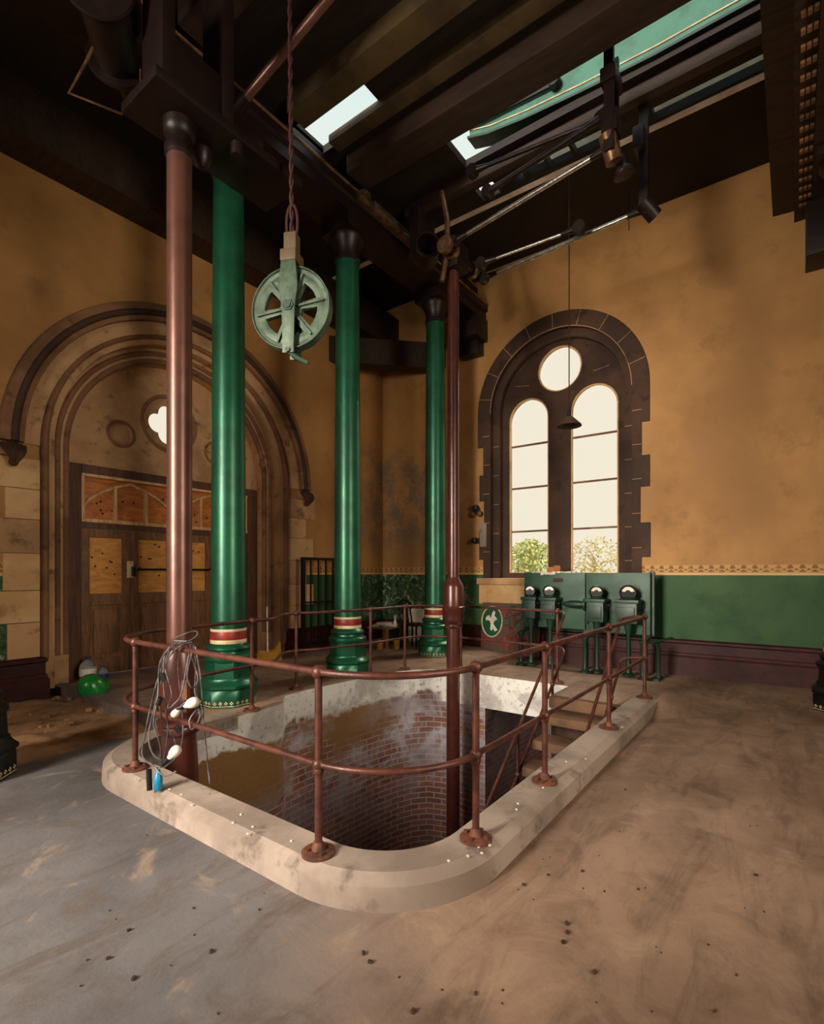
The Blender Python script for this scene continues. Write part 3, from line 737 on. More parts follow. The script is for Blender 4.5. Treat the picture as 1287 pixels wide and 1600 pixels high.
# ------------------------------------------------------------------ columns
def make_column(loc, label):
    x, y, z0 = loc
    t = thing('cast_iron_column', loc, label, 'column', None, 'thing')
    o8 = PI/8
    k8 = 1/math.cos(PI/8)
    MB().lathe([(.285*k8, 0), (.285*k8, .17), (.275*k8, .185)], (x, y, z0), 8, o8).build('plinth', M['green'], t)
    m = MB(); m.lathe([(.285*k8, .185), (.30*k8, .20), (.30*k8, .225), (.265*k8, .26), (.25*k8, .285), (.25*k8, .30)], (x, y, z0), 8, o8); m.build('plinth_moulding', M['green'], t)
    MB().lathe([(.237*k8, .29), (.228*k8, .47)], (x, y, z0), 8, o8).build('pedestal', M['green'], t)
    m = MB(); m.lathe([(.235, .46), (.25, .475), (.262, .50), (.26, .525), (.24, .545), (.215, .555), (.212, .575), (.225, .585), (.234, .605), (.225, .628), (.205, .64), (.19, .66)], (x, y, z0), 40); m.build('base_moulding', M['green'], t)
    m = MB(); m.lathe([(.191, .655), (.193, .66), (.193, .695), (.191, .70)], (x, y, z0), 40); m.lathe([(.188, .785), (.190, .79), (.190, .81), (.188, .815)], (x, y, z0), 40); m.build('cream_band', M['cream'], t)
    MB().lathe([(.190, .695), (.192, .70), (.190, .785), (.188, .79)], (x, y, z0), 40).build('red_band', M['red'], t)
    MB().lathe([(.187, .64), (.186, .82), (.178, 2.5), (.168, 4.5), (.158, 5.72)], (x, y, z0), 48).build('shaft', M['green'], t)
    m = MB(); m.lathe([(.158, 5.72), (.18, 5.74), (.18, 5.77), (.16, 5.79), (.165, 5.88), (.21, 5.98), (.235, 6.02), (.235, 6.06)], (x, y, z0), 40)
    m.boxmm((x-.26, y-.26, z0+6.06), (x+.26, y+.26, 6.36), .01); m.build('capital', M['iron'], t)
    m = MB()
    R = .285
    for f in range(8):
        a = f*PI/4; n = Vector((math.cos(a), math.sin(a), 0)); u = Vector((-n.y, n.x, 0))
        for q in range(4):
            c = Vector((x, y, z0+.05)) + n*(R+.001) + u*((q-1.5)*.056)
            for du, dz in ((0, .012), (0, -.012), (.012, 0), (-.012, 0)):
                cc = c + u*du + Vector((0, 0, dz)); r = .0085
                m.poly([cc+n*.002+u*r, cc+n*.002+Vector((0,0,r)), cc+n*.002-u*r, cc+n*.002-Vector((0,0,r))])
        m.bar(Vector((x, y, z0+.018))+n*(R+.001)-u*.112, Vector((x, y, z0+.018))+n*(R+.001)+u*.112, .004, .006)
    m.build('painted_ornament', M['cream'], t)
    return t
YC = 5.0
colA = make_column((3.376, YC, ZP), 'big bright green column nearest the hanging cables, red band at its foot')
for (x, y, z, lab) in ((5.26, YC, ZP, 'middle green column between the pulley wheel and the far corner'),
                       (7.45, YC, ZP, 'farthest green column, just behind the thin maroon pump rod'),
                       (1.13, YC, 0, 'column at the left edge with only its dark moulded base showing'),
                       (7.55, -.46, 0, 'column at the right edge with only its base showing beside the baseboard')):
    cp = copy_tree(colA, (x, y, z), lab)
    if z == 0:
        for ch in cp.children:
            if ch.name.split('.')[0] in ('plinth', 'plinth_moulding', 'pedestal', 'base_moulding'):
                ch.data = ch.data.copy(); ch.data.materials[0] = M['black']
            if ch.name.startswith('capital'):
                ch.location.z += .13

# ------------------------------------------------------------------ pump rods
t = thing('pump_rod', (2.17, 3.86, -3.6), 'thick bronze pump rod rising beside the hanging cables', 'pump rod', 'pump rods')
x, y = 2.17, 3.86
MB().cyl((x, y, .95), (x, y, 5.05), .092, seg=40).build('rod', M['rod'], t)
m = MB(); m.lathe([(.155, -3.6), (.155, -.4), (.125, .30), (.125, .33)], (x, y, 0), 32); m.build('lower_rod', M['maroon_rod'], t)
m = MB(); m.lathe([(.12, .30), (.15, .315), (.158, .345), (.15, .37), (.165, .385), (.165, .41), (.13, .43), (.13, .45)], (x, y, 0), 32); m.build('collar', M['maroon_rod'], t)
m = MB(); m.lathe([(.13, .44), (.137, .50), (.137, .72), (.128, .88), (.11, .97), (.093, 1.0)], (x, y, 0), 32); m.build('socket', M['maroon_rod'], t)
m = MB(); c = Vector((x, y, 0)); dr_ = Vector((-.5, -.85, 0)); m.box(c+dr_*.14+Vector((.03, -.04, .62)), (.05, .05, .24), .5, .008); m.build('cotter', M['rust'], t)
m = MB(); m.lathe([(.092, 4.78), (.11, 4.80), (.11, 4.86), (.095, 4.88), (.095, 4.94), (.115, 4.96), (.12, 5.0), (.12, 5.05)], (x, y, 0), 32); m.build('gland', M['iron'], t)
# P2
x, y = 5.96, 3.71
t = thing('pump_rod', (x, y, -3.6), 'slim maroon pump rod with a thick coupling at rail height', 'pump rod', 'pump rods')
MB().cyl((x, y, 1.4), (x, y, 5.75), .078, seg=32).build('rod', M['maroon_rod'], t)
MB().cyl((x, y, -3.6), (x, y, .9), .092, seg=32).build('lower_rod', M['maroon_rod'], t)
m = MB(); m.lathe([(.09, .80), (.12, .83), (.12, .86), (.138, .88), (.145, .93), (.145, 1.06), (.152, 1.07), (.152, 1.09), (.14, 1.10), (.14, 1.36), (.125, 1.40), (.085, 1.47), (.078, 1.50)], (x, y, 0), 36); m.build('coupling', M['maroon_rod'], t)
m = MB(); m.box((x+.12, y-.09, 1.22), (.05, .05, .12), .5, .006); m.build('cotter', M['maroon_rod'], t)
# tall thin rod beside it
# crosshead over P2
t = thing('crosshead', (5.96, 3.66, 5.7), 'dark iron crosshead on top of the slim maroon pump rod', 'crosshead')
m = MB(); m.cyl((5.62, 3.62, 5.78), (6.5, 3.62, 5.78), .07); m.box((5.96, 3.68, 5.78), (.3, .26, .34), 0, .03); m.build('yoke', M['iron'], t)
for xx in (5.62, 5.78, 6.32, 6.48): MB().cyl((xx-.03, 3.62, 5.78), (xx+.03, 3.62, 5.78), .11, seg=24).build('bearing_cap', M['bronze'], t)
# parallel motion links
PIN1 = P(955, 228, 5.4); PIN2 = P(1012, 325, 5.9)
def link(p0, p1, lab, r=.028, mat='steel'):
    t = thing('radius_rod', p0, lab, 'rod', 'linkage rods under the ceiling')
    MB().cyl(p0, p1, r, seg=14).build('bar', M[mat], t)
    d = (Vector(p1)-Vector(p0)).normalized()
    for q, s_ in ((Vector(p0), 1), (Vector(p1), -1)):
        m = MB(); m.cyl(q - Vector((.05, 0, 0)), q + Vector((.05, 0, 0)), .075, seg=20); m.cyl(q, q+d*.22*s_, .05, r, 14); m.build('rod_eye', M['iron'], t)
link(Vector((5.72, 3.56, 5.84)), PIN1, 'bright steel linkage rod from crosshead up to the bronze pin housing')
link(Vector((6.46, 3.52, 5.70)), PIN2, 'bright steel linkage rod running to the lowest iron pin near the wall')
link(P(762, 300, 6.6), P(948, 180, 5.5), 'dark upper linkage rod just under the green engine beam', .034, 'iron')
link(P(738, 268, 6.5), P(940, 186, 5.6), 'second dark upper linkage rod sloping above the bright slot', .026, 'iron')
link(P(752, 412, 6.9), P(905, 356, 6.2), 'short dull linkage rod between the two bright steel rods', .018, 'steel')
# hanging links at the beam end
c = PIN1
t = thing('hanging_link', c, 'dark iron hanging link with bronze pin housing crossing the green engine beam', 'link')
m = MB()
for s_ in (-.11, .07): m.boxmm((c.x+s_, c.y-.05, c.z-.1), (c.x+s_+.05, c.y+.05, 6.98), .01)
m.box((c.x, c.y, c.z+.2), (.2, .16, .22), 0, .02); m.boxmm((c.x-.14, c.y-.08, 6.6), (c.x+.14, c.y+.08, 6.75), .02); m.build('strap', M['iron'], t)
m = MB(); m.cyl(c+Vector((-.05, .03, .1)), c+Vector((.03, -.02, -.16)), .085, seg=24); m.build('pin_housing', M['bronze'], t)
m = MB(); m.lathe([(.05, 0), (.05, .10), (.11, .17), (.11, .20)], c+Vector((.17, -.04, -.02)), 24, axis=(.2, -.2, -1)); m.build('oil_cup', M['iron'], t)
c = PIN2
t = thing('pin_block', c, 'iron pin block hanging nearest the window wall top edge', 'link')
m = MB(); m.cyl(c+Vector((-.06, .05, .06)), c+Vector((.08, -.06, -.08)), .085, seg=24); m.build('pin', M['iron'], t)
m = MB(); m.boxmm((c.x-.10, c.y-.02, c.z), (c.x-.02, c.y+.08, 6.98), .01); m.boxmm((c.x-.22, c.y, 6.3), (c.x+.02, c.y+.12, 6.55), .03); m.build('strap', M['iron'], t)
# shaft boss left of the crosshead
t = thing('shaft_boss', P(668, 382, 7.0), 'round hollow shaft end beside the crosshead', 'shaft')
c = P(668, 382, 7.0); ax = Vector((-.75, -.66, 0))
m = MB(); m.lathe([(.08, -.3), (.18, -.3), (.18, 0), (.165, .015), (.145, .015), (.14, 0), (.14, -.25), (.08, -.25)], c, 28, axis=ax, ring=True); m.build('boss', M['iron'], t)
m = MB(); m.boxmm((c.x-.02, c.y+.15, c.z-.1), (c.x+.4, c.y+.30, 6.6), .02); m.build('bracket', M['iron'], t)
m = MB(); m.tube([P(690, 440, 6.9), P(700, 390, 6.85), P(698, 340, 6.9), P(690, 300, 7.0)], .035, 10)
tag(m.build('curved_stay', M['bronze']), 'curved bronze stay beside the round shaft end', 'stay')
# green engine beam: a deep fish-bellied web standing over the open slot
t = thing('engine_beam', (6.06, 1.8, 7.12), 'turquoise green engine beam above the long open slot in the ceiling', 'engine beam')
ys = [-.8, .3, 1.2, 2.0, 2.7, 3.2, 3.5]; zb = [7.12, 7.10, 7.10, 7.14, 7.20, 7.27, 7.36]; zt = [8.0, 8.0, 7.98, 7.9, 7.78, 7.66, 7.56]
ol = list(zip(ys, zb)) + list(zip(ys, zt))[::-1]
MB().mesh(plate([ol], .06), YZ(6.07)).build('web', M['green_beam'], t)
m = MB(); V = []
for q, z in zip(ys, zb):
    for dx, dz in ((-.09, -.03), (.13, -.03), (.13, .0), (-.09, .0)): V.append((6.06+dx, q, z+dz))
n = len(ys)
m._new(V, [(k*4+i, k*4+(i+1) % 4, (k+1)*4+(i+1) % 4, (k+1)*4+i) for k in range(n-1) for i in range(4)] + [(0, 1, 2, 3), tuple(range(n*4-4, n*4))])
m.build('flange', M['green_dk'], t, angle=25)
m = MB(); m.tube([(6.035, q, z+.12) for q, z in zip(ys, zb)], .009, 6); m.build('painted_line', M['cream'], t)
m = MB(); m.cyl((5.93, 2.3, 7.42), (6.05, 2.3, 7.42), .07, seg=20); m.build('pin', M['iron'], t)
m = MB(); m.bar((6.0, 2.32, 7.42), (6.0, 3.5, 7.50), .03, .05); m.build('side_rod', M['iron'], t)
# machinery over the left pump rod
t = thing('bearing_plate', (2.3, 3.85, 5.05), 'dark iron bearing plate on top of the thick bronze pump rod', 'plate')
m = MB(); m.boxmm((1.85, 3.60, 5.05), (3.2, 4.12, 5.13), .012); m.build('plate', M['iron'], t)
m = MB(); m.boxmm((1.95, 3.70, 5.13), (2.05, 4.0, 6.0), .01); m.boxmm((2.45, 3.70, 5.13), (2.55, 4.0, 6.7), .01); m.boxmm((2.0, 3.75, 5.13), (2.5, 3.95, 5.6), .02); m.build('cheek', M['iron'], t)
MB().cyl((2.55, 3.66, 5.05), (2.55, 3.66, 4.95), .05, seg=16).build('boss', M['iron'], t); MB().lathe([(.03, -.14), (.07, -.1), (.09, -.02), (.09, 0)], (2.42, 3.96, 5.05), 20).build('boss', M['iron'], t)
t = thing('winding_drum', P(165, 40, 4.0), 'dark iron drum high over the left pump rod', 'drum')
c = P(170, 40, 4.0); ax = Vector((-.6, -.8, 0)).normalized()
m = MB(); m.cyl(c-ax*.28, c+ax*.28, .17, seg=28); m.build('barrel', M['iron'], t)
for s_ in (-.28, .28): MB().lathe([(.10, -.02), (.23, -.02), (.24, 0), (.23, .02), (.10, .02)], c+ax*s_, 32, axis=ax, ring=True).build('flange', M['iron'], t)
m = MB(); m.cyl(c-ax*.6, c+ax*.5, .05, seg=14); m.build('axle', M['iron'], t)
m = MB(); m.boxmm((c.x+.02, c.y-.05, c.z+.1), (c.x+.22, c.y+.1, 7.0)); m.build('hanger', M['iron'], t)
fp = [Pz(135, 95, 5.3), Pz(107, 145, 5.3), Pz(190, 178, 5.3), Pz(220, 139, 5.3)]
tag(MB().tube([fp[0]+Vector((.05, .02, .15)), fp[0], fp[1], fp[2], fp[3], fp[3]+Vector((0, 0, .15))], .011, 8).build('wire_guard', M['bronze']), 'thin square wire guard beside the left bearing plate', 'guard')
t = thing('sloping_rod', P(385, 155, 5.4), 'sloping bronze rod rising over the green column top', 'rod')
p0, p1 = P(385, 152, 5.2), P(530, -22, 4.7)
MB().cyl(p0, p1, .045, seg=18).build('bar', M['rod'], t)
m = MB(); m.cyl(p0, p0-(p1-p0).normalized()*.35, .065, .05, 18); m.sphere(p0-(p1-p0).normalized()*.4, .08); m.boxmm((p0.x-.1, p0.y+.1, p0.z-.7), (p0.x+.12, p0.y+.3, p0.z-.3), .02); m.build('joint', M['iron'], t)
m = MB(); m.tube([P(300, 440, 8.2), P(303, 462, 8.2), P(318, 470, 8.2), P(333, 462, 8.2), P(336, 438, 8.2)], .05, 8)
m.boxmm((4.0, 6.6, 6.0), (4.25, 6.85, 6.4)) if False else None
tag(m.build('iron_shackle', M['black']), 'black iron shackle hanging between the bronze rod and green column', 'shackle')
cc = P(255, 395, 7.9)
tag(MB().boxmm((cc.x-.1, cc.y-.1, cc.z-.2), (cc.x+.12, cc.y+.2, 6.4), .01).build('beam_bracket', M['iron']), 'dark bracket under the wall beam behind the bronze rod', 'bracket')

# ------------------------------------------------------------------ pulley
pc = P(456, 484, 4.4); R = .335
nrm = Vector((-.90, -.43, 0)).normalized()
side = Vector((0, 0, 1)).cross(nrm).normalized()      # in-plane horizontal
MP = Matrix(((side.x, 0, nrm.x, pc.x), (side.y, 0, nrm.y, pc.y), (side.z, 1, nrm.z, pc.z), (0, 0, 0, 1)))
t = thing('pulley_wheel', pc, 'grey-green six-spoked pulley wheel hanging on a red rope', 'pulley')
hs = []
for k in range(6):
    a0 = k*PI/3 + .14; d = .36; d2 = .23
    hs.append(arc(0, 0, R*.70, a0+PI/6-d, a0+PI/6+d, 10) + arc(0, 0, R*.30, a0+PI/6+d2, a0+PI/6-d2, 6))
me = plate([circ(0, 0, R, 64)] + hs, .05, .006); MB().mesh(me, MP).build('wheel', M['green_pulley'], t)
m = MB(); t2 = MB(); t2.lathe([(R*.9, .025), (R*.99, .028), (R*1.02, .045), (R*1.04, .045), (R*1.04, .03), (R*.97, 0), (R*1.04, -.03), (R*1.04, -.045), (R*.9, -.03)], (0, 0, 0), 64, ring=True); m.merge(t2, MP); m.build('rim', M['green_pulley'], t)
m = MB(); t2 = MB()
for k in range(6):
    a0 = k*PI/3 + .14
    t2.bar((R*.2*math.cos(a0), R*.2*math.sin(a0), .03), (R*.9*math.cos(a0), R*.9*math.sin(a0), .03), .016, .03)
m.merge(t2, MP); m.build('spoke_rib', M['green_pulley'], t)
for s_ in (1, -1):
    t2 = MB(); ol = [(-.05, -R*1.18), (.05, -R*1.18), (.058, -.02), (.085, R*.5), (.06, R*1.25), (-.06, R*1.25), (-.085, R*.5), (-.058, -.02)]
    t2.mesh(plate([ol], .016, .003), Matrix.Translation((0, 0, .075*s_))); m = MB(); m.merge(t2, MP); m.build('strap', M['green_pulley'], t)
m = MB(); t2 = MB(); t2.cyl((0, 0, -.1), (0, 0, .105), .03, seg=16); t2.cyl((0, 0, .08), (0, 0, .095), .05, seg=6); m.merge(t2, MP); m.build('axle_bolt', M['green_dk'], t)
m = MB(); t2 = MB(); t2.cyl((0, -R*1.12, -.1), (0, -R*1.12, .1), .02, seg=12); m.merge(t2, MP); m.build('end_bolt', M['green_dk'], t)
m = MB(); t2 = MB(); t2.boxmm((-.07, R*1.12, -.09), (.07, R*1.42, .09), .012); t2.boxmm((-.055, R*1.4, -.05), (.055, R*1.9, .05), .01); m.merge(t2, MP); m.build('clevis', M['beam_olive'], t)
m = MB(); t2 = MB(); t2.tube([(0, -R*1.14, .06), (.06, -R*1.27, .04), (.14, -R*1.38, 0)], .018, 8); t2.tube([(0, -R*1.14, -.06), (.06, -R*1.2, -.05), (.14, -R*1.38, 0)], .018, 8); m.merge(t2, MP); m.build('tail_hook', M['green_pulley'], t)
# rope
tp_ = pc + Vector((0, 0, R*1.9)); topP = Vector((tp_.x+.02, tp_.y+.06, 7.0))
m = MB()
for ph in (0, PI):
    pts = []
    for k in range(90):
        s_ = k/89; q = tp_.lerp(topP, s_); a = ph + s_*60
        pts.append(q + Vector((.011*math.cos(a), .011*math.sin(a), -.05)))
    m.tube(pts, .011, 6)
m.tube([tp_+side*.05*math.sin(a)+Vector((0, 0, .1-.16*math.cos(a))) for a in [2*PI*k/16 for k in range(16)]], .012, 6, True)
tag(m.build('hoist_rope', M['chain']), 'dark red twisted rope from which the pulley wheel hangs', 'rope')

# ------------------------------------------------------------------ railing
ZT, ZM = 1.055, .595
TR = .0185
def smooth_path(pts, n=6):
    pts = [Vector(p) for p in pts]; out = []
    for i in range(len(pts)-1):
        p0 = pts[max(i-1, 0)]; p1 = pts[i]; p2 = pts[i+1]; p3 = pts[min(i+2, len(pts)-1)]
        for k in range(n):
            s_ = k/n
            out.append(.5*((2*p1)+(p2-p0)*s_+(2*p0-5*p1+4*p2-p3)*s_**2+(3*p1-p0-3*p2+p3)*s_**3))
    out.append(pts[-1]); return out
front_rail = [(6.2, 1.345), (2.385, 1.345)] + arc(2.385, 1.93, .585, -PI/2, -PI, 16)[1:] + [(1.80, 3.80)] + arc(2.40, 3.80, .60, PI, PI/2+.25, 12)[1:]
back_rail = smooth_path([Vector((q[0], q[1], 0)) for q in [(2.25, 4.38), (2.7, 4.43), (3.31, 4.50), (3.6, 4.52), (4.0, 4.86), (4.25, 4.90), (4.6, 4.76), (5.31, 4.62), (6.05, 4.60), (6.42, 4.42), (6.56, 3.95), (6.52, 3.2), (6.46, 2.45)]], 5)
full = [(p[0], p[1]) for p in front_rail] + [(p.x, p.y) for p in back_rail[1:]]
t = thing('guard_railing', (4.0, 3.0, .15), 'rusty maroon pipe railing with ball joints around the pit', 'railing')
MB().tube([(a, b_, ZT) for a, b_ in full], TR, 12).build('top_rail', M['rail'], t)
MB().tube([(a, b_, ZM) for a, b_ in full], TR*.92, 12).build('mid_rail', M['rail'], t)
posts = [(1.80, 3.79, .15), (1.80, 1.91, .15), (2.385, 1.345, .15), (3.32, 1.345, .15), (4.81, 1.345, .15), (6.2, 1.345, .15),
         (3.31, 4.50, ZP), (4.25, 4.90, ZP), (5.31, 4.62, ZP), (6.05, 4.60, ZP), (6.56, 3.95, ZP), (6.46, 2.45, ZP)]
for (x, y, z) in posts:
    m = MB(); m.cyl((x, y, z), (x, y, ZT), .019, seg=16); po = m.build('post', M['rail'], t)
    MB().sphere((x, y, ZT), .036, seg=18).build('ball_joint', M['rail'], po); m = MB(); m.sphere((x, y, ZM), .033, seg=18); m.lathe([(.022, -.05), (.026, -.04), (.026, -.02), (.02, -.01)], (x, y, ZM), 16); m.build('ball_joint', M['rail'], po)
    m = MB(); m.lathe([(.085, 0), (.085, .012), (.078, .018), (.035, .022), (.028, .05), (.02, .06)], (x, y, z), 24)
    for k in range(4):
        a = PI/4+k*PI/2 + x; m.cyl((x+.06*math.cos(a), y+.06*math.sin(a), z+.012), (x+.06*math.cos(a), y+.06*math.sin(a), z+.032), .013, seg=6)
    m.build('base_flange', M['rust'], po)
struct(MB().boxmm((5.82, 1.47, -3.6), (5.88, 2.27, .12)).build('landing_shade', M['stone_dark']), 'dark sheet put in for the shade behind the open pit steps', 'wall')  # dark sheet added in place of the shade behind the open steps
# stair handrails
def stair_rail(y, y2, x0, lab):
    t = thing('stair_handrail', (x0, y, ZP), lab, 'handrail', 'handrails going down into the pit')
    for nm, zt in (('upper_rail', ZT), ('lower_rail', ZM)):
        top_ = zt
        pts = smooth_path([Vector((x0, y2, top_)), Vector((x0-.06, (y+y2)/2, top_+.0)), Vector((x0-.17, y, top_-.03)), Vector((x0-.25, y, top_-.12))], 4)
        pts += [Vector((x0-.25-2.3, y, top_-.12-2.3*.81))]
        m = MB().tube(pts, .0165, 10); m.build(nm, M['rail'], t)
    m = MB(); xx = x0-.55; m.cyl((xx, y, -.3), (xx, y, ZT-.12-.3*.81), .016, seg=10); m.sphere((xx, y, ZM-.12-.3*.81), .03); m.build('post', M['rail'], t)
    m = MB(); xx = x0-1.5; m.cyl((xx, y, -1.2), (xx, y, ZT-.12-1.25*.81), .016, seg=10); m.sphere((xx, y, ZM-.12-1.25*.81), .03); m.build('post', M['rail'], t)
stair_rail(2.30, 2.45, 6.46, 'maroon stair handrail on the side of the white lintel')
stair_rail(1.56, 1.36, 6.2, 'maroon stair handrail on the kerb side of the pit steps')
# steps
for k in range(9):
    z = -.03-.21*k; x1 = 5.80-.26*k
    m = MB().boxmm((x1-.32, 1.48, z-.10), (x1-.01, 2.26, z), .025)
    lab = ('topmost sandstone step going down into the pit' if k == 0 else 'second sandstone step down into the pit' if k == 1 else 'lower sandstone step hidden in the shade of the pit')
    tag(m.build('stone_step', M['stone_step']), lab, 'step', 'sandstone steps down into the pit', 'thing')
tag(MB().boxmm((5.72, 1.48, -.0), (5.815, 2.27, .126), .008).build('stone_nosing', M['stone_step']), 'brown sandstone nosing at the head of the pit steps', 'step')

# ------------------------------------------------------------------ festoon cables on the rail
t = thing('festoon_lights', (1.80, 3.2, .15), 'tangled grey festoon cable with white bulbs draped over the railing', 'string lights')
def cz(px, py, D): return P(px, py, D)
m = MB(); rnd = random.Random(3)
D0 = 3.30
loops = [
 [(300,1003),(280,1010),(262,1030),(252,1060),(240,1110),(232,1150),(240,1180),(262,1188),(280,1172),(286,1140),(282,1090),(278,1040),(283,1008)],
 [(283,1003),(265,1015),(250,1040),(246,1090),(240,1130),(250,1165),(252,1195)],
 [(276,1004),(258,1022),(255,1060),(258,1100),(262,1140),(256,1185),(250,1200)],
 [(292,1002),(270,1000),(290,990),(305,986),(308,992),(296,1001),(270,1008)],
 [(302,1006),(306,1040),(304,1080),(310,1095),(312,1120),(300,1140),(296,1125),(310,1105)],
 [(298,1006),(290,1050),(283,1085),(272,1100),(262,1106),(268,1085),(262,1060),(256,1040)],
 [(305,1010),(312,1050),(316,1090),(318,1130),(322,1170),(326,1210),(328,1225)],
 [(270,1008),(250,1050),(236,1100),(224,1160),(222,1180),(232,1192),(246,1200)],
 [(288,1005),(300,1030),(309,1060),(300,1075),(292,1055),(300,1020)],
 [(236,1192),(252,1210),(262,1212),(275,1205)],
 [(266,1010),(250,1035),(248,1075),(252,1120),(270,1150),(276,1180),(255,1200)],
]
for i, lp in enumerate(loops):
    pts = [cz(px, py, D0 - .02 + .06*math.sin(i*1.7+k*.8)) for k, (px, py) in enumerate(lp)]
    m.tube(smooth_path(pts, 5), .0052, 6)
m.build('cable', M['cable'], t)
for (px, py, dx, dy) in ((296, 1100, .9, .35), (270, 1178, .7, .75), (276, 1112, -.6, -.6), (247, 1045, -.4, .7), (254, 1082, .3, .8), (268, 1128, -.5, .6)):
    big = py in (1100, 1178)
    c = cz(px, py, 3.22); ax = (Vector((RX*dx, RY*dx, dy))).normalized()
    hm = MB(); hm.cyl(c-ax*.085, c-ax*.035, .014, .018, 12); ho = hm.build('lamp_holder', M['black'], t)
    if big or py == 1112:
        s_ = 1 if big else .7
        bm_ = MB(); bm_.lathe([(.016*s_, -.04*s_), (.017*s_, -.025*s_), (.03*s_, .0), (.034*s_, .025*s_), (.028*s_, .048*s_), (.015*s_, .058*s_), (.001, .061*s_)], c, 20, axis=ax); bm_.build('bulb', M['white'], ho)
c = Vector((1.76, 3.17, .152)); c = Pz(247, 1235, .152)
m = MB(); m.lathe([(.02, .0), (.027, .01), (.027, .075), (.02, .10), (.014, .115), (.012, .13)], c, 18, axis=(.05, 0.1, 1)); m.build('connector', M['blue'], t)
m = MB(); m.cyl(c+Vector((-.03, .05, .0)), c+Vector((-.03, .06, .13)), .017, seg=12); m.build('plug', M['black'], t)

# ------------------------------------------------------------------ switchgear
t = thing('switchboard', (8.3, 2.7, 0.0), 'large green switchboard of two slabs standing under the window', 'switchboard')
MB().boxmm((8.28, 2.685, .64), (8.36, 3.72, 1.55), .008).build('slab', M['green_panel'], t)
MB().boxmm((8.28, 1.72, .62), (8.36, 2.67, 1.55), .008).build('slab', M['green_panel'], t)
for (xx, yy) in ((8.32, 3.62), (8.32, 2.68), (8.32, 1.80)): MB().boxmm((xx-.03, yy-.03, .02), (xx+.03, yy+.03, .64)).build('support', M['green_dk'], t)
MB().boxmm((8.36, 1.68, .6), (8.44, 1.76, 1.56)).build('side_rail', M['green_dk'], t); MB().boxmm((8.36, 3.66, .6), (8.44, 3.74, 1.56)).build('side_rail', M['green_dk'], t)
for (xx, yy) in ((8.0, 3.66), (7.9, 2.56), (7.84, 1.72)):
    z0 = .015 if xx > 7.95 else .03
    m = MB(); m.lathe([(.08, 0), (.08, .02), (.045, .05), (.035, .10), (.032, .48), (.045, .50), (.06, .53), (.06, .55)], (xx, yy, z0), 16); m.bar((xx, yy, .56), (8.30, yy, .60), .05, .04); m.build('leg', M['green_dk'], t)
m = MB().boxmm((8.262, 3.05, 1.40), (8.28, 3.2, 1.46)); m.build('name_plate', M['maroon'], t)
def switch_unit(y, s_, lab):
    t = thing('switch_unit', (8.08, y, .0), lab, 'switch', 'switch units in front of the switchboard')
    x = 8.08
    m = MB(); m.boxmm((x-.11*s_, y-.13*s_, .80), (x+.14, y+.13*s_, 1.10), .02); m.boxmm((x-.13*s_, y-.10*s_, .86), (x-.10*s_, y+.10*s_, 1.04), .01); m.build('case', M['green_dk'], t)
    m = MB(); m.boxmm((x-.12*s_, y-.15*s_, 1.10), (x+.15, y+.15*s_, 1.15), .012); m.lathe([(.08*s_, 0), (.1*s_, .02), (.08*s_, .05)], (x, y, 1.14), 20); m.build('cover', M['green_dk'], t)
    c = Vector((x-.02, y, 1.25))
    m = MB(); m.lathe([(.095*s_, -.08), (.10*s_, -.07), (.105*s_, .03), (.095*s_, .045), (.085*s_, .04), (.085*s_, .03)], c, 28, axis=(-1, -.3, .1)); g = m.build('gauge', M['black'], t)
    ax = Vector((-1, -.3, .1)).normalized(); sd = Vector((0, 0, 1)).cross(ax).normalized(); up = ax.cross(sd)
    m = MB(); cc = c+ax*.035
    pts = [cc + (sd*math.cos(a)+up*math.sin(a))*.078*s_ for a in [.25+(PI-.5)*k/14 for k in range(15)]] + [cc + (sd*math.cos(a)+up*(math.sin(a)))*.036*s_ for a in [PI-.35-(PI-.7)*k/10 for k in range(11)]]
    m.poly(pts); m.build('dial', M['white'], g)
    m = MB(); m.lathe([(.09, 0), (.09, .02), (.05, .05), (.035, .12), (.03, .6), (.05, .66), (.07, .80)], (x+.02, y, .02), 16); m.build('pedestal', M['green_dk'], t)
    m = MB(); m.tube([(x-.05, y-.14*s_, 1.0), (x-.1, y-.2*s_, 1.0), (x-.16, y-.22*s_, 1.05)], .012, 8); m.sphere((x-.16, y-.22*s_, 1.06), .022); m.build('handle', M['black'], t)
switch_unit(3.52, .9, 'first switch unit from the painted shield, small dial on top')
switch_unit(3.19, .95, 'second switch unit from the painted shield, close beside the first')
switch_unit(2.44, 1.0, 'third switch unit, standing alone at the right slab of the switchboard')
switch_unit(1.98, 1.15, 'widest switch unit with the largest dial, behind the end railing post')
t = thing('wheel_valve', (8.15, 2.80, 1.05), 'horizontal green spindle between second and third switch unit', 'valve')
m = MB(); m.lathe([(.02, -.22), (.03, -.2), (.06, -.08), (.06, .06), (.03, .16), (.02, .2)], (8.16, 2.82, 1.05), 16, axis=(0, 1, 0)); m.build('spindle', M['green_dk'], t)
m = MB(); m.cyl((8.16, 2.62, 1.05), (8.16, 2.66, 1.05), .10, seg=20); m.build('disc', M['green_dk'], t)
MB().cyl((8.16, 2.82, 1.05), (8.28, 2.82, 1.05), .025).build('bracket', M['green_dk'], t); MB().cyl((8.2, 2.64, 1.0), (8.2, 2.64, .75), .012).build('lever', M['green_dk'], t)
t = thing('lever_stand', (7.9, 1.64, 0), 'low green lever stand at the right end of the switchboard', 'lever')
m = MB(); m.boxmm((8.0, 1.55, 0), (8.3, 1.62, .03)); m.tube([(8.15, 1.58, .03), (8.15, 1.58, .45), (8.05, 1.6, .58)], .03, 10); m.build('stand', M['green_dk'], t)
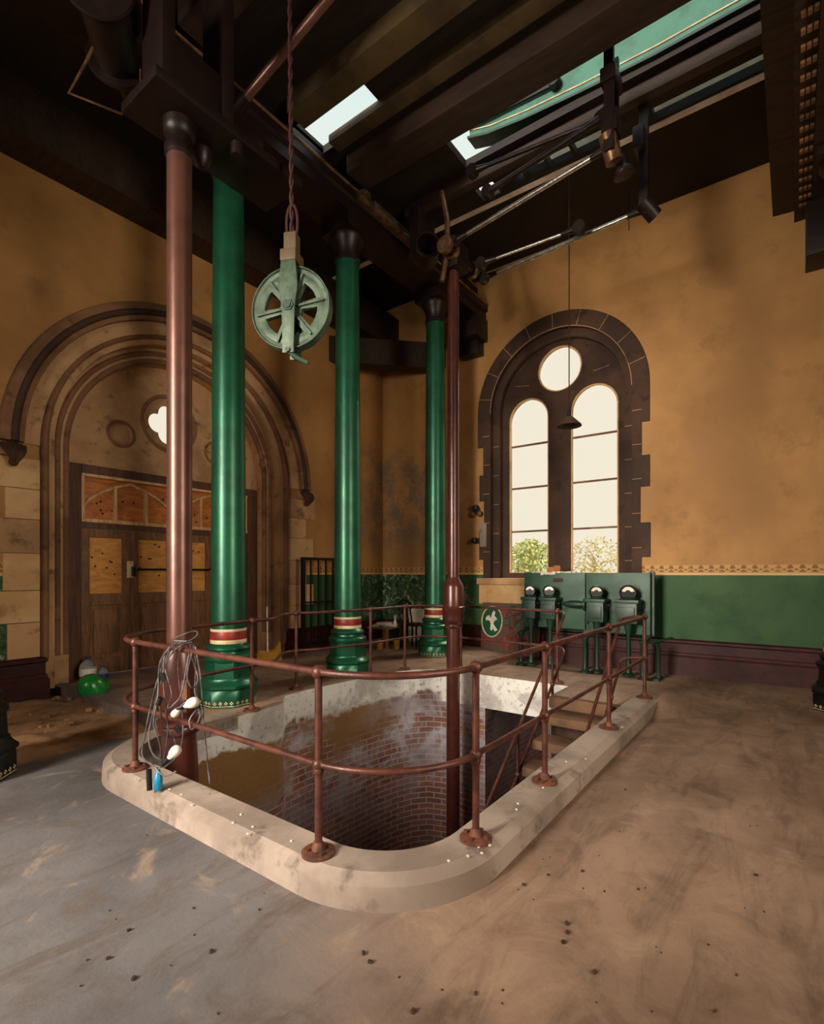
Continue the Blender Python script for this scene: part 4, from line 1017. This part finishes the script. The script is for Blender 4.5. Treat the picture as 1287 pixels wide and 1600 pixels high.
m = MB(); m.bar((7.95, 1.66, .55), (8.2, 1.40, .62), .04, .025); m.build('lever', M['green_dk'], t)
# rubble on the switchboard
for i, (yy, s_, mat, nm, lab) in enumerate([(3.22, .075, 'brickbit', 'brick_fragment', 'orange brick fragment lying on top of the switchboard')]):
    m = MB(); m.box((8.31, yy, 1.60), (.08, .2, .09), .3, .02); m.box((8.31, yy-.06, 1.63), (.07, .1, .08), .8, .02)
    tag(m.build(nm, M[mat]), lab, 'brick')
m = MB()
for k in range(46):
    yy = 2.85+random.random()*.75; s_ = .012+.018*random.random()
    m.box((8.29+.06*random.random(), yy, 1.55+s_*.4), (s_*1.4, s_*2, s_), random.random()*3, .002)
for k in range(6): m.box((8.272, 3.2+.04*k, 1.55-.02*random.random()), (.01, .05, .05), 0, .002)
tag(m.build('plaster_crumbs', M['paper']), 'pale plaster crumbs scattered along the top of the switchboard', 'rubble', None, 'stuff')

# ------------------------------------------------------------------ painted panel with the shield
t = thing('painted_board', (8.68, 4.3, ZP*.6), 'board painted with red scrolls and a green shield, leaning under the window', 'panel')
def lean(yv, zv, off=0):  # point on leaning board
    return Vector((8.60 + .10*zv/1.1 - off, yv, zv + .06))
m = MB(); pts = [lean(3.60, 0), lean(4.75, 0), lean(4.75, .93), lean(3.60, .93)]
m._new([tuple(p) for p in pts] + [tuple(p+Vector((.025, 0, 0))) for p in pts], [(0,1,2,3), (7,6,5,4), (0,4,5,1), (1,5,6,2), (2,6,7,3), (3,7,4,0)]); m.build('backing', M['scroll_ground'], t)
m = MB()
for k in range(22):
    yc = 3.70 + .62*random.random(); zc = .12+.7*random.random(); rr = .05+.06*random.random(); a0 = random.random()*6
    m.tube([lean(yc+rr*(1-q*.05)*math.cos(a0+q*.5), zc+rr*(1-q*.05)*math.sin(a0+q*.5), .004) for q in range(11)], .012, 6)
m.build('red_scroll', M['red'], t)
m = MB()
for k in range(8):
    yc = 3.70 + .62*random.random(); zc = .12+.7*random.random(); rr = .05+.07*random.random(); a0 = random.random()*6
    m.tube([lean(yc+rr*math.cos(a0+q*.45), zc+rr*math.sin(a0+q*.45), .004) for q in range(9)], .009, 6)
m.build('green_scroll', M['green_dk'], t)
sc_, sz = 4.53, .60
sh = [(sc_+.21*math.cos(a), sz+.26*math.sin(a)*(1.0 if math.sin(a) > 0 else 1.15)) for a in [2*PI*k/40 for k in range(40)]]
m = MB(); m.poly([lean(a, b_, .012) for a, b_ in sh]); s_o = m.build('shield', M['green'], t)
m = MB(); m.tube([lean(a, b_, .014) for a, b_ in sh], .014, 6, True); m.build('shield_border', M['cream'], t)
def wp(pts): return [lean(sc_-(u-.5)*.30, sz+(v-.5)*.40, .018) for u, v in pts]
m = MB()
m.poly(wp([(.42,.62),(.30,.75),(.18,.72),(.05,.60),(.10,.48),(.22,.52),(.36,.48)]))      # wing
m.poly(wp([(.36,.48),(.42,.62),(.50,.85),(.60,.97),(.72,.90),(.66,.72),(.78,.66),(.86,.56),(.70,.50),(.60,.36),(.44,.36)]))   # body and head
m.poly(wp([(.44,.36),(.60,.36),(.92,.08),(.72,.0),(.62,.14),(.48,.02),(.40,.12)]))      # tail
m.build('white_bird', M['white'], t)

# ------------------------------------------------------------------ pendant lamp
lp = P(889, 662, 7.0)
t = thing('pendant_lamp', lp, 'dark conical pendant lamp hanging on a long wire before the window', 'lamp')
m = MB(); m.lathe([(.02, .10), (.05, .09), (.09, .05), (.16, -.02), (.165, -.035), (.15, -.03), (.02, .06)], lp, 32); m.build('lamp_shade', M['stone_dark'], t)
m = MB(); m.cyl(lp+Vector((0, 0, .08)), (lp.x, lp.y, 6.98 if lp.x < 6.6 else 7.3), .008, seg=8); m.build('wire', M['maroon'], t)
m = MB(); m.cyl(lp+Vector((0, 0, .09)), lp+Vector((0, 0, .18)), .03, .02, 14); m.build('lamp_holder', M['black'], t)
m = MB(); m.cyl((XW-.6, 2.0, 6.7), (XW-.6, 2.0, 7.3), .006, seg=6); tag(m.build('loose_wire', M['black']), 'short loose wire end hanging from the gallery by the wall top', 'wire')

# ------------------------------------------------------------------ objects at the far left corner
# iron gate
t = thing('iron_gate', (6.7, 7.08, ZP), 'black iron barred gate frame standing right of the arched doorway', 'gate')
m = MB(); gx0, gx1, gy, gz = 6.27, 7.20, 7.05, 1.83
for xx in (gx0, gx1): m.boxmm((xx-.03, gy-.03, ZP), (xx+.03, gy+.03, gz))
m.boxmm((gx0, gy-.025, gz-.05), (gx1, gy+.025, gz)); m.boxmm((gx0, gy-.02, ZP+.12), (gx1, gy+.02, ZP+.17)); m.boxmm((gx0, gy-.02, 1.0), (gx1, gy+.02, 1.03)); m.build('frame', M['black'], t)
for k in range(1, 5):
    xx = gx0 + (gx1-gx0)*k/5; MB().boxmm((xx-.012, gy-.012, ZP+.12), (xx+.012, gy+.012, gz-.03)).build('bar', M['black'], t)
# stool, papers, chair, board
t = thing('small_table', (7.75, 6.35, ZP), 'low wooden table in the far corner with papers on it', 'table')
tx, ty, tz = 7.7, 6.32, .52
MB().boxmm((tx-.25, ty-.25, tz-.03), (tx+.25, ty+.25, tz), .006).build('tabletop', M['door_wood'], t)
for sx in (-1, 1):
    for sy in (-1, 1): MB().boxmm((tx+sx*.21-.02, ty+sy*.21-.02, ZP), (tx+sx*.21+.02, ty+sy*.21+.02, tz-.03)).build('leg', M['door_wood'], t)
m = MB()
for k in range(7): m.box((tx-.1+.2*random.random(), ty-.12+.25*random.random(), tz+.012+.01*k), (.22, .28, .012), random.random()*2, .002, )
tag(m.build('paper_pile', M['paper']), 'crumpled white papers heaped on the low table', 'papers')
t = thing('small_bottle', (tx+.05, ty-.2, tz), 'small white bottle standing on the low table', 'bottle')
m = MB(); m.lathe([(.03, 0), (.032, .1), (.015, .13), (.013, .17)], (tx+.03, ty-.21, tz), 14); m.build('body', M['white'], t)
m = MB(); m.cyl((tx+.03, ty-.21, tz+.17), (tx+.03, ty-.21, tz+.19), .015, seg=10); m.build('cap', M['cream'], t)
for i, (ox, oy, lab) in enumerate(((-.32, -.12, 'rusty orange tin standing below the low table, nearer the green column'), (-.12, -.36, 'rusty orange tin standing below the low table, nearer the dark chair'))):
    m = MB(); m.lathe([(.055, 0), (.058, .005), (.058, .15), (.062, .155), (.062, .165), (.05, .165), (.05, .14)], (tx+ox, ty+oy, ZP), 20)
    tag(m.build('paint_tin', M['yellow']), lab, 'tin', 'tins by the low table')
t = thing('old_chair', (8.0, 5.75, ZP), 'dark old chair beside the low table', 'chair')
hx, hy = 7.95, 5.82
MB().boxmm((hx-.2, hy-.2, .55), (hx+.2, hy+.2, .59), .015).build('seat', M['maroon'], t)
for sx in (-1, 1):
    for sy in (-1, 1): MB().cyl((hx+sx*.18, hy+sy*.18, ZP), (hx+sx*.17, hy+sy*.17, .56), .018, seg=10).build('leg', M['black'], t)
m = MB()
for q in (-.17, -.06, .06, .17): m.tube([(hx+q, hy+.18, .58), (hx+q, hy+.22, .8), (hx+q*.9, hy+.25, .98)], .014, 8)
m.tube([(hx-.2, hy+.22, .85), (hx-.15, hy+.25, .98), (hx, hy+.26, 1.03), (hx+.15, hy+.25, .98), (hx+.2, hy+.22, .85)], .02, 8); m.build('backrest', M['black'], t)
m = MB(); m.bar((8.55, 6.4, .48), (8.55, 5.75, .48), .03, .68); tag(m.build('white_board', M['paper']), 'white board leaning against the window wall behind the dark chair', 'board')
m = MB(); m.box((8.25, 6.55, .32), (.4, .4, .38), .4, .02); tag(m.build('dark_crate', M['iron']), 'dark crate in the far corner behind the low table', 'crate')
# shovel with yellow blade
t = thing('yellow_shovel', (5.5, 6.75, ZP), 'yellow plastic shovel with a pale handle by the doorway jamb', 'shovel')
sp = Py(420, 1032, 6.8)
m = MB(); a_, b_, c_, d_ = Py(402, 1038, 6.75), Py(441, 1040, 6.62), Py(438, 1003, 6.85), Py(430, 1016, 6.85); e_ = Py(404, 1018, 6.85)
f_ = [a_, b_, c_, d_, e_]
m._new([tuple(p) for p in f_]+[tuple(p+Vector((.0, .03, .01))) for p in f_], [(0,1,2,3,4), (9,8,7,6,5), (0,5,6,1), (1,6,7,2), (2,7,8,3), (3,8,9,4), (4,9,5,0)]); m.build('blade', M['yellow'], t)
m = MB(); m.cyl(Py(418, 1018, 6.83), Py(417, 948, 7.1), .013, seg=10); m.build('handle', M['paper'], t)

# ------------------------------------------------------------------ by the door: bottles, hard hat, earth
def bottle(px, py, h, r, lab, cap):
    c = Pz(px, py, .04)
    t = thing('water_bottle', c, lab, 'bottle', 'plastic bottles by the door')
    m = MB(); m.lathe([(r*.9, 0), (r, .01), (r, h*.3), (r*.93, h*.33), (r, h*.37), (r, h*.68), (r*.75, h*.8), (r*.3, h*.9), (r*.28, h*.94)], c, 22); m.build('body', M['plastic'], t)
    m = MB(); m.cyl(c+Vector((0, 0, h*.93)), c+Vector((0, 0, h)), r*.33, seg=16); m.build('cap', M[cap], t)
    m = MB(); m.lathe([(r*1.01, h*.4), (r*1.015, h*.41), (r*1.015, h*.62), (r*1.01, h*.63)], c, 22); m.build('paper_label', M['white'] if h > .36 else M['navy'], t)
bottle(137, 1074, .40, .10, 'taller clear plastic bottle with a navy cap by the doors', 'navy')
bottle(161, 1073, .28, .06, 'shorter plastic bottle beside the taller one at the doors', 'navy')
c = Pz(146, 1094, .03)
t = thing('hard_hat', c, 'bright green hard hat lying on the earth before the bottles', 'hard hat')
mt = Matrix.Translation(c+Vector((0, 0, .13))) @ Matrix.Scale(1.2, 4) @ Matrix.Rotation(.55, 4, Vector((RX, RY, 0))) @ Matrix.Rotation(-.25, 4, Vector((DX, DY, 0)))
t2 = MB(); t2.lathe([(.001, .165), (.05, .157), (.09, .128), (.12, .07), (.13, .0), (.125, -.005)], (0, 0, 0), 32); m = MB(); m.merge(t2, mt); m.build('shell', M['hat'], t)
t2 = MB(); t2.lathe([(.125, -.005), (.155, -.02), (.157, -.012), (.13, .004)], (0, 0, 0), 32); m = MB(); m.merge(t2, mt); m.build('brim', M['hat'], t)
# bare earth patch
def earth():
    bm = bmesh.new(); nx, ny = 90, 60; x0, x1, y0, y1 = -1.2, 2.57, 5.0, 7.25
    from mathutils import noise
    vs = {}
    for i in range(nx+1):
        for j in range(ny+1):
            x = x0+(x1-x0)*i/nx; y = y0+(y1-y0)*j/ny
            e = min(1, (x-x0)/.5) * min(1, (y-y0)/.55)
            h = e*(.05 + .05*noise.noise((x*1.6, y*1.6, 0)) + .035*noise.noise((x*6, y*6, 1)) + .018*noise.noise((x*16, y*16, 3))) - .004
            vs[i, j] = bm.verts.new((x, y, h))
    for i in range(nx):
        for j in range(ny): bm.faces.new((vs[i, j], vs[i+1, j], vs[i+1, j+1], vs[i, j+1]))
    b = MB(); b.bm.free(); b.bm = bm; return b
tag(earth().build('dirt_patch', M['dirt'], angle=180), 'patch of bare broken earth along the left baseboard', 'dirt', None, 'stuff')
rr = random.Random(5)
m = MB()
for k in range(150):
    xx = .2+2.3*rr.random(); yy = 5.6+1.5*rr.random(); s_ = .012+.03*rr.random()**2
    m.box((xx, yy, .06), (s_*1.5, s_, s_), rr.random()*3, s_*.2)
tag(m.build('rubble', M['dirt']), 'small stones strewn over the bare earth', 'rubble', None, 'stuff')
c = Pz(40, 1088, .0)
m = MB(); m.box((c.x+.1, c.y, .15), (.9, .06, .30), .0, .01); tag(m.build('stone_slab', M['curb']), 'grey stone slab set on edge below the left baseboard', 'slab')
# grit on the concrete
m = MB()
for k in range(90):
    px = 100+1100*rr.random(); py = 1380+210*rr.random() if k % 2 else 1150+260*rr.random()
    q = Pz(px, py, 0.0)
    if 1.6 < q.x < 6.9 and 1.1 < q.y < 5.0 or q.y > 5 or q.x > 7: continue
    s_ = .004+.009*rr.random()**2; m.box((q.x, q.y, s_*.4), (s_*1.5, s_, s_), rr.random()*3)
tag(m.build('grit', M['stone_dark']), 'dark grit and crumbs scattered over the concrete floor', 'grit', None, 'stuff')
m = MB()
for k in range(22):
    xx = 2.1+3.0*rr.random(); yy = 1.24+.14*rr.random()
    if k % 2: xx, yy = 1.70+.12*rr.random(), 2.0+1.9*rr.random()
    m.box((xx, yy, .153), (.012, .01, .006), rr.random()*3)
tag(m.build('plaster_flakes', M['paper']), 'white plaster flakes lying on the kerb', 'flakes', None, 'stuff')

# ------------------------------------------------------------------ outside
struct(MB().boxmm((9.6, -60, -.9), (90, 90, -.8)).build('ground_outside', M['grass']), 'pale meadow outside the window', 'ground')
def tree(x, y, zc, r, n, leafmat, lab, sparse=False):
    t = thing('tree', (x, y, -.8), lab, 'tree', 'trees outside the window')
    rn = random.Random(int(x*10+y)); m = MB()
    m.tube([(x, y, -.8), (x+.05, y, zc-r*.8), (x, y+.1, zc)], [.16, .12, .05], 8)
    for k in range(14):
        a = rn.random()*6.28; e = rn.uniform(.1, 1.2); L = r*rn.uniform(.7, 1.05)
        s0 = Vector((x, y, zc-r*rn.uniform(.1, .8))); d = Vector((math.cos(a)*math.cos(e), math.sin(a)*math.cos(e), math.sin(e)))
        m.tube([s0, s0+d*L*.5+Vector((0, 0, .1)), s0+d*L], [.05, .03, .01], 5)
    m.build('trunk', M['bark'], t)
    m = MB()
    for k in range(n):
        while True:
            v = Vector((rn.uniform(-1, 1), rn.uniform(-1, 1), rn.uniform(-1, 1)))
            if v.length < 1 and (not sparse or v.length > .45): break
        c = Vector((x, y, zc)) + Vector((v.x*r, v.y*r, v.z*r*.9))
        q = Matrix.Rotation(rn.random()*6, 3, Vector((rn.random()-.5, rn.random()-.5, rn.random()-.5)).normalized())
        s_ = .035+.045*rn.random()
        m._new([tuple(c+q @ Vector(p)) for p in ((-s_, 0, 0), (0, -s_*.5, .02), (s_, 0, 0), (0, s_*.5, -.02))], [(0, 1, 2, 3)])
    m.build('crown', M[leafmat], t)
q = Px(828, 868, 16.0); tree(q.x, q.y, q.z-.1, .72, 1700, 'leaf', 'round leafy tree seen through the lower left window pane')
q = Px(932, 872, 17.5); tree(q.x, q.y, q.z-.1, .95, 700, 'leaf_autumn', 'thin bare-branched tree seen through the lower right window pane', True)

# ------------------------------------------------------------------ light
def area(name, loc, target, sx, sy, power, col):
    L = bpy.data.lights.new(name, 'AREA'); L.shape = 'RECTANGLE'; L.size = sx; L.size_y = sy; L.energy = power; L.color = col
    o = bpy.data.objects.new(name, L); C.objects.link(o); o.location = loc
    o.rotation_euler = (Vector(target)-Vector(loc)).to_track_quat('-Z', 'Z').to_euler(); return o
area('daylight_back_window', (XB-7.5, 4.2, 7.2), (3.0, 3.4, 1.6), 13.0, 4.5, 14500, (1.0, .91, .83))
area('daylight_back_window_low', (XB-1.0, WY, 3.6), (3.0, 2.6, 1.0), 2.8, 4.0, 260, (1.0, .93, .84))
area('fill_door_wall', (2.2, YF-1.0, 3.6), (4.0, 7.0, 2.2), 3.2, 4.6, 820, (1.0, .87, .74))  # added fill lamp outside the unseen front window, brightens the door wall
area('daylight_visible_window', (XW+3.0, 2.9, 8.6), (6.0, 2.6, 1.0), 4.0, 3.0, 3000, (1.0, .90, .78))
w = bpy.data.worlds.new('sky'); SC.world = w; w.use_nodes = True
nt = w.node_tree; bg = nt.nodes['Background']
tc = nt.nodes.new('ShaderNodeTexCoord'); sp_ = nt.nodes.new('ShaderNodeSeparateXYZ'); nt.links.new(tc.outputs['Generated'], sp_.inputs[0])
rp = nt.nodes.new('ShaderNodeValToRGB'); nt.links.new(sp_.outputs[2], rp.inputs[0])
rp.color_ramp.elements[0].position = .0; rp.color_ramp.elements[0].color = lin((255, 246, 228))
rp.color_ramp.elements[1].position = .75; rp.color_ramp.elements[1].color = lin((214, 238, 236))
e = rp.color_ramp.elements.new(.45); e.color = lin((255, 246, 230))
nt.links.new(rp.outputs[0], bg.inputs[0]); bg.inputs[1].default_value = 1.0

# ------------------------------------------------------------------ camera
cam = bpy.data.cameras.new('camera'); co = bpy.data.objects.new('camera', cam); C.objects.link(co)
cam.sensor_fit = 'HORIZONTAL'; cam.sensor_width = 36; cam.lens = F/1287*36; cam.shift_y = (HY-800)/1287
co.location = (0, 0, CAMZ); co.rotation_euler = (PI/2, 0, math.atan2(DY, DX) - PI/2)
cam.clip_start = .05; cam.clip_end = 200
SC.camera = co
vs_ = SC.view_settings; vs_.view_transform = 'Standard'; vs_.look = 'None'; vs_.gamma = 1; vs_.exposure = 0.0; vs_.use_curve_mapping = False
SC.cycles.max_bounces = 8; SC.cycles.diffuse_bounces = 5; SC.cycles.use_denoising = True
